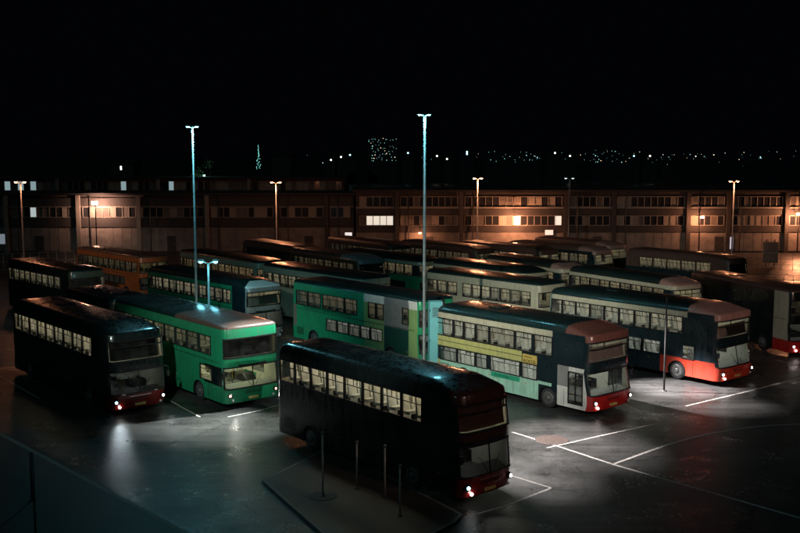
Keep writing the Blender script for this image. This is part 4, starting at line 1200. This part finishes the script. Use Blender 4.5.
# single lit distant houses
rnd = random.Random(3)
HS = [(121,168,300),(331,160,600),(341,157,600),(350,155,620),(408,153,620),(437,156,650),(447,159,650),(467,153,560),(555,153,560),(570,156,650),(634,156,640),(650,156,640)]
HLAB = ['small distant house with one tall pale lit window at the far left', 'distant house with a warm light left of the tower block', 'distant house, second left of the tower block',
        'distant house nearest the left side of the tower block', 'distant house just right of the tower block', 'distant house right of the tall central lamp', 'distant house with dim light low to the right of the central lamp',
        'distant house with a tall white light above the middle amber lamp', 'distant house with a pale light near the dim twin lamp', 'distant house between the two faint cyan blocks', 'distant house with one light right of the cyan blocks', 'distant house second right of the cyan blocks']
for (u, v, Y), lab in zip(HS, HLAB):
    z = zat(v, Y); p = at(u, Y, z)
    root = thing('distant_house', lab, 'house', (p.x, Y, 0), 0, 'distant houses with a lit window')
    m = MB(); m.box(-4,4,0,8,0,z+1.2); m.build('wall', FARW, root)
    m = MB(); zt = z+1.21
    m.quad([(-4.4,-0.4,zt),(4.4,-0.4,zt),(4.4,4,zt+2),(-4.4,4,zt+2)]); m.quad([(4.4,8.4,zt),(-4.4,8.4,zt),(-4.4,4,zt+2),(4.4,4,zt+2)])
    m.quad([(-4.4,-0.4,zt),(-4.4,4,zt+2),(-4.4,8.4,zt)]); m.quad([(4.4,-0.4,zt),(4.4,8.4,zt),(4.4,4,zt+2)]); m.build('roof', ROOFM, root)
    s = 0.45 * Y/600; hgt = 2.6 if u in (121, 467) else 1.0
    m = MB(); m.box(-s, s, -0.05, -0.01, z-s*hgt, z+s*hgt); m.build('lit_window', CITYL[1] if rnd.random() < 0.6 else CITYL[0], root)
# distant street lights
DL = [(661,155),(668,156),(675,154),(681,156),(688,155),(694,157),(699,156),(706,155),(713,156),(726,153),(738,158),(743,154),(748,155),(759,158),(763,156),(778,154),(797,150),(561,152),(580,155),(587,156),(642,152),(658,161),(671,160),(616,152),(605,151),(630,158),(600,160),(320,163),(325,158),(463,160),(530,155),(537,158)]
rd = random.Random(21)
DL += [(rd.choice((rd.uniform(470, 800), rd.uniform(300, 800), rd.uniform(560,800))), 158 + rd.gauss(0, 2.6)) for _ in range(48)]
for k_, (u, v) in enumerate(DL):
    Y = 560 + (k_*37 % 120); u += rnd.uniform(-3,3); v += rnd.uniform(-2,2); z = zat(v, Y); p = at(u, Y, z)
    root = thing('distant_street_lamp', 'tiny pale street light far off on the dark skyline', 'street lamp', (p.x, Y, 0), 0, 'tiny far street lights on the skyline')
    m = MB(); m.tube((0,0,0),(0,0,z), 0.12, 0.08, 5); m.build('pole', STEELD, root)
    s = rnd.choice((0.12, 0.16, 0.22, 0.34)) if k_ < 32 else rnd.choice((0.10, 0.13, 0.16))
    m = MB(); m.lathe((0,0,z), (0,0,1), [(0,s*0.6),(s*0.5,s),(s*1.2,s*0.6)], 8); m.build('lamp_head', CITYL[rnd.choice((0,1,1,3,3,4,4)) if k_ < 32 else rnd.choice((2,3,4,4,4,3))], root)
# mast lit cyan like a slender tree
p = at(259, 320, 0); zt = zat(145, 320); zb = zat(169, 320)
root = thing('lit_mast', 'slender far mast strung with cyan-green lights', 'mast', p)
m = MB(); m.tube((0,0,0),(0,0,zt), 0.16, 0.05, 6); m.build('pole', STEELD, root)
rnd = random.Random(11)
m = MB()
for i in range(55):
    f = (i/55.0); z = zb + (zt-zb)*f; r = 1.0*(1-f)**1.3 + 0.05; an = i*2.4
    m.tube((0,0,z+0.1), (r*math.cos(an), r*math.sin(an), z-0.1), 0.012, n=4, cap=False)
m.build('branch_wires', STEELD, root)
for i in range(44):
    f = (i/44.0); z = zb + (zt-zb)*f; r = 1.0*(1-f)**1.3 + 0.05; an = rnd.uniform(0,6.28); r *= rnd.uniform(0.1,1)
    m = MB(); m.lathe((r*math.cos(an), r*math.sin(an), z), (0,0,1), [(0,0.05),(0.06,0.10),(0.14,0.05)], 6); m.build('bulb', emis('mast_bulb', (0.25,0.9,0.8), 2.0), root)

# roadside trees beyond the wing
LEAF = mat('tree_foliage', (0.045, 0.07, 0.03), 0.8, noise=0.5, nscale=3)
BARK = mat('tree_bark', (0.05, 0.035, 0.025), 0.9, noise=0.3)
def tree(lab, u, vt, Y, w, seed, glow=None):
    rnd = random.Random(seed); p = at(u, Y, 0); h = zat(vt, Y)
    root = thing('tree', lab, 'tree', p, 0, 'trees behind the depot buildings')
    m = MB(); m.tube((0,0,0),(0.1,0,h*0.55), 0.22, 0.12, 8)
    for i in range(7):
        an = rnd.uniform(0,6.28); z0 = h*rnd.uniform(0.35,0.55)
        m.tube((0.05,0,z0), (w*0.6*math.cos(an), w*0.6*math.sin(an), z0+h*rnd.uniform(0.15,0.35)), 0.08, 0.03, 5)
    m.build('trunk', BARK, root)
    m = MB(); cl = [(rnd.gauss(0,w*0.38), rnd.gauss(0,w*0.38), h*rnd.uniform(0.45,0.93), rnd.uniform(0.5,1.1)) for _ in range(16)]
    for i in range(1500):
        cx, cy_, cz, cr = rnd.choice(cl)
        c_ = Vector((cx+rnd.gauss(0,cr*0.5), cy_+rnd.gauss(0,cr*0.5), min(h, cz+rnd.gauss(0,cr*0.45))))
        a = Vector((rnd.uniform(-1,1),rnd.uniform(-1,1),rnd.uniform(-1,1))).normalized()*0.16
        b2 = a.cross(Vector((rnd.uniform(-1,1),rnd.uniform(-1,1),1))).normalized()*0.10
        m.quad([c_-a, c_+b2, c_+a, c_-b2])
    m.build('crown', LEAF, root)
    if glow:
        lp = thing('garden_lamp', 'small cyan lamp shining in the tree behind the left tall lamp', 'lamp', (p.x+0.6, Y-2.6, 0))
        m = MB(); m.tube((0,0,0),(0,0,glow), 0.05, n=6); m.build('pole', STEELD, lp)
        m = MB(); m.lathe((0,0,glow),(0,0,1),[(0,0.1),(0.1,0.16),(0.22,0.1)],8); m.build('lamp_head', emis('garden_lamp', (0.4,0.9,0.95), 8), lp)
        light('lamp_light', lp, (0,-0.1,glow+0.5), 160, (0.4,1.0,0.8))
tree('tree lit green behind the tall cyan lamp at the left', 205, 158, 168, 2.6, 1, glow=10.0)
tree('small dark tree behind the left wing near the gap between buildings', 333, 176, 170, 2.4, 2)
tree('dark tree above the flat roof, right of centre', 660, 168, 175, 3.0, 3)
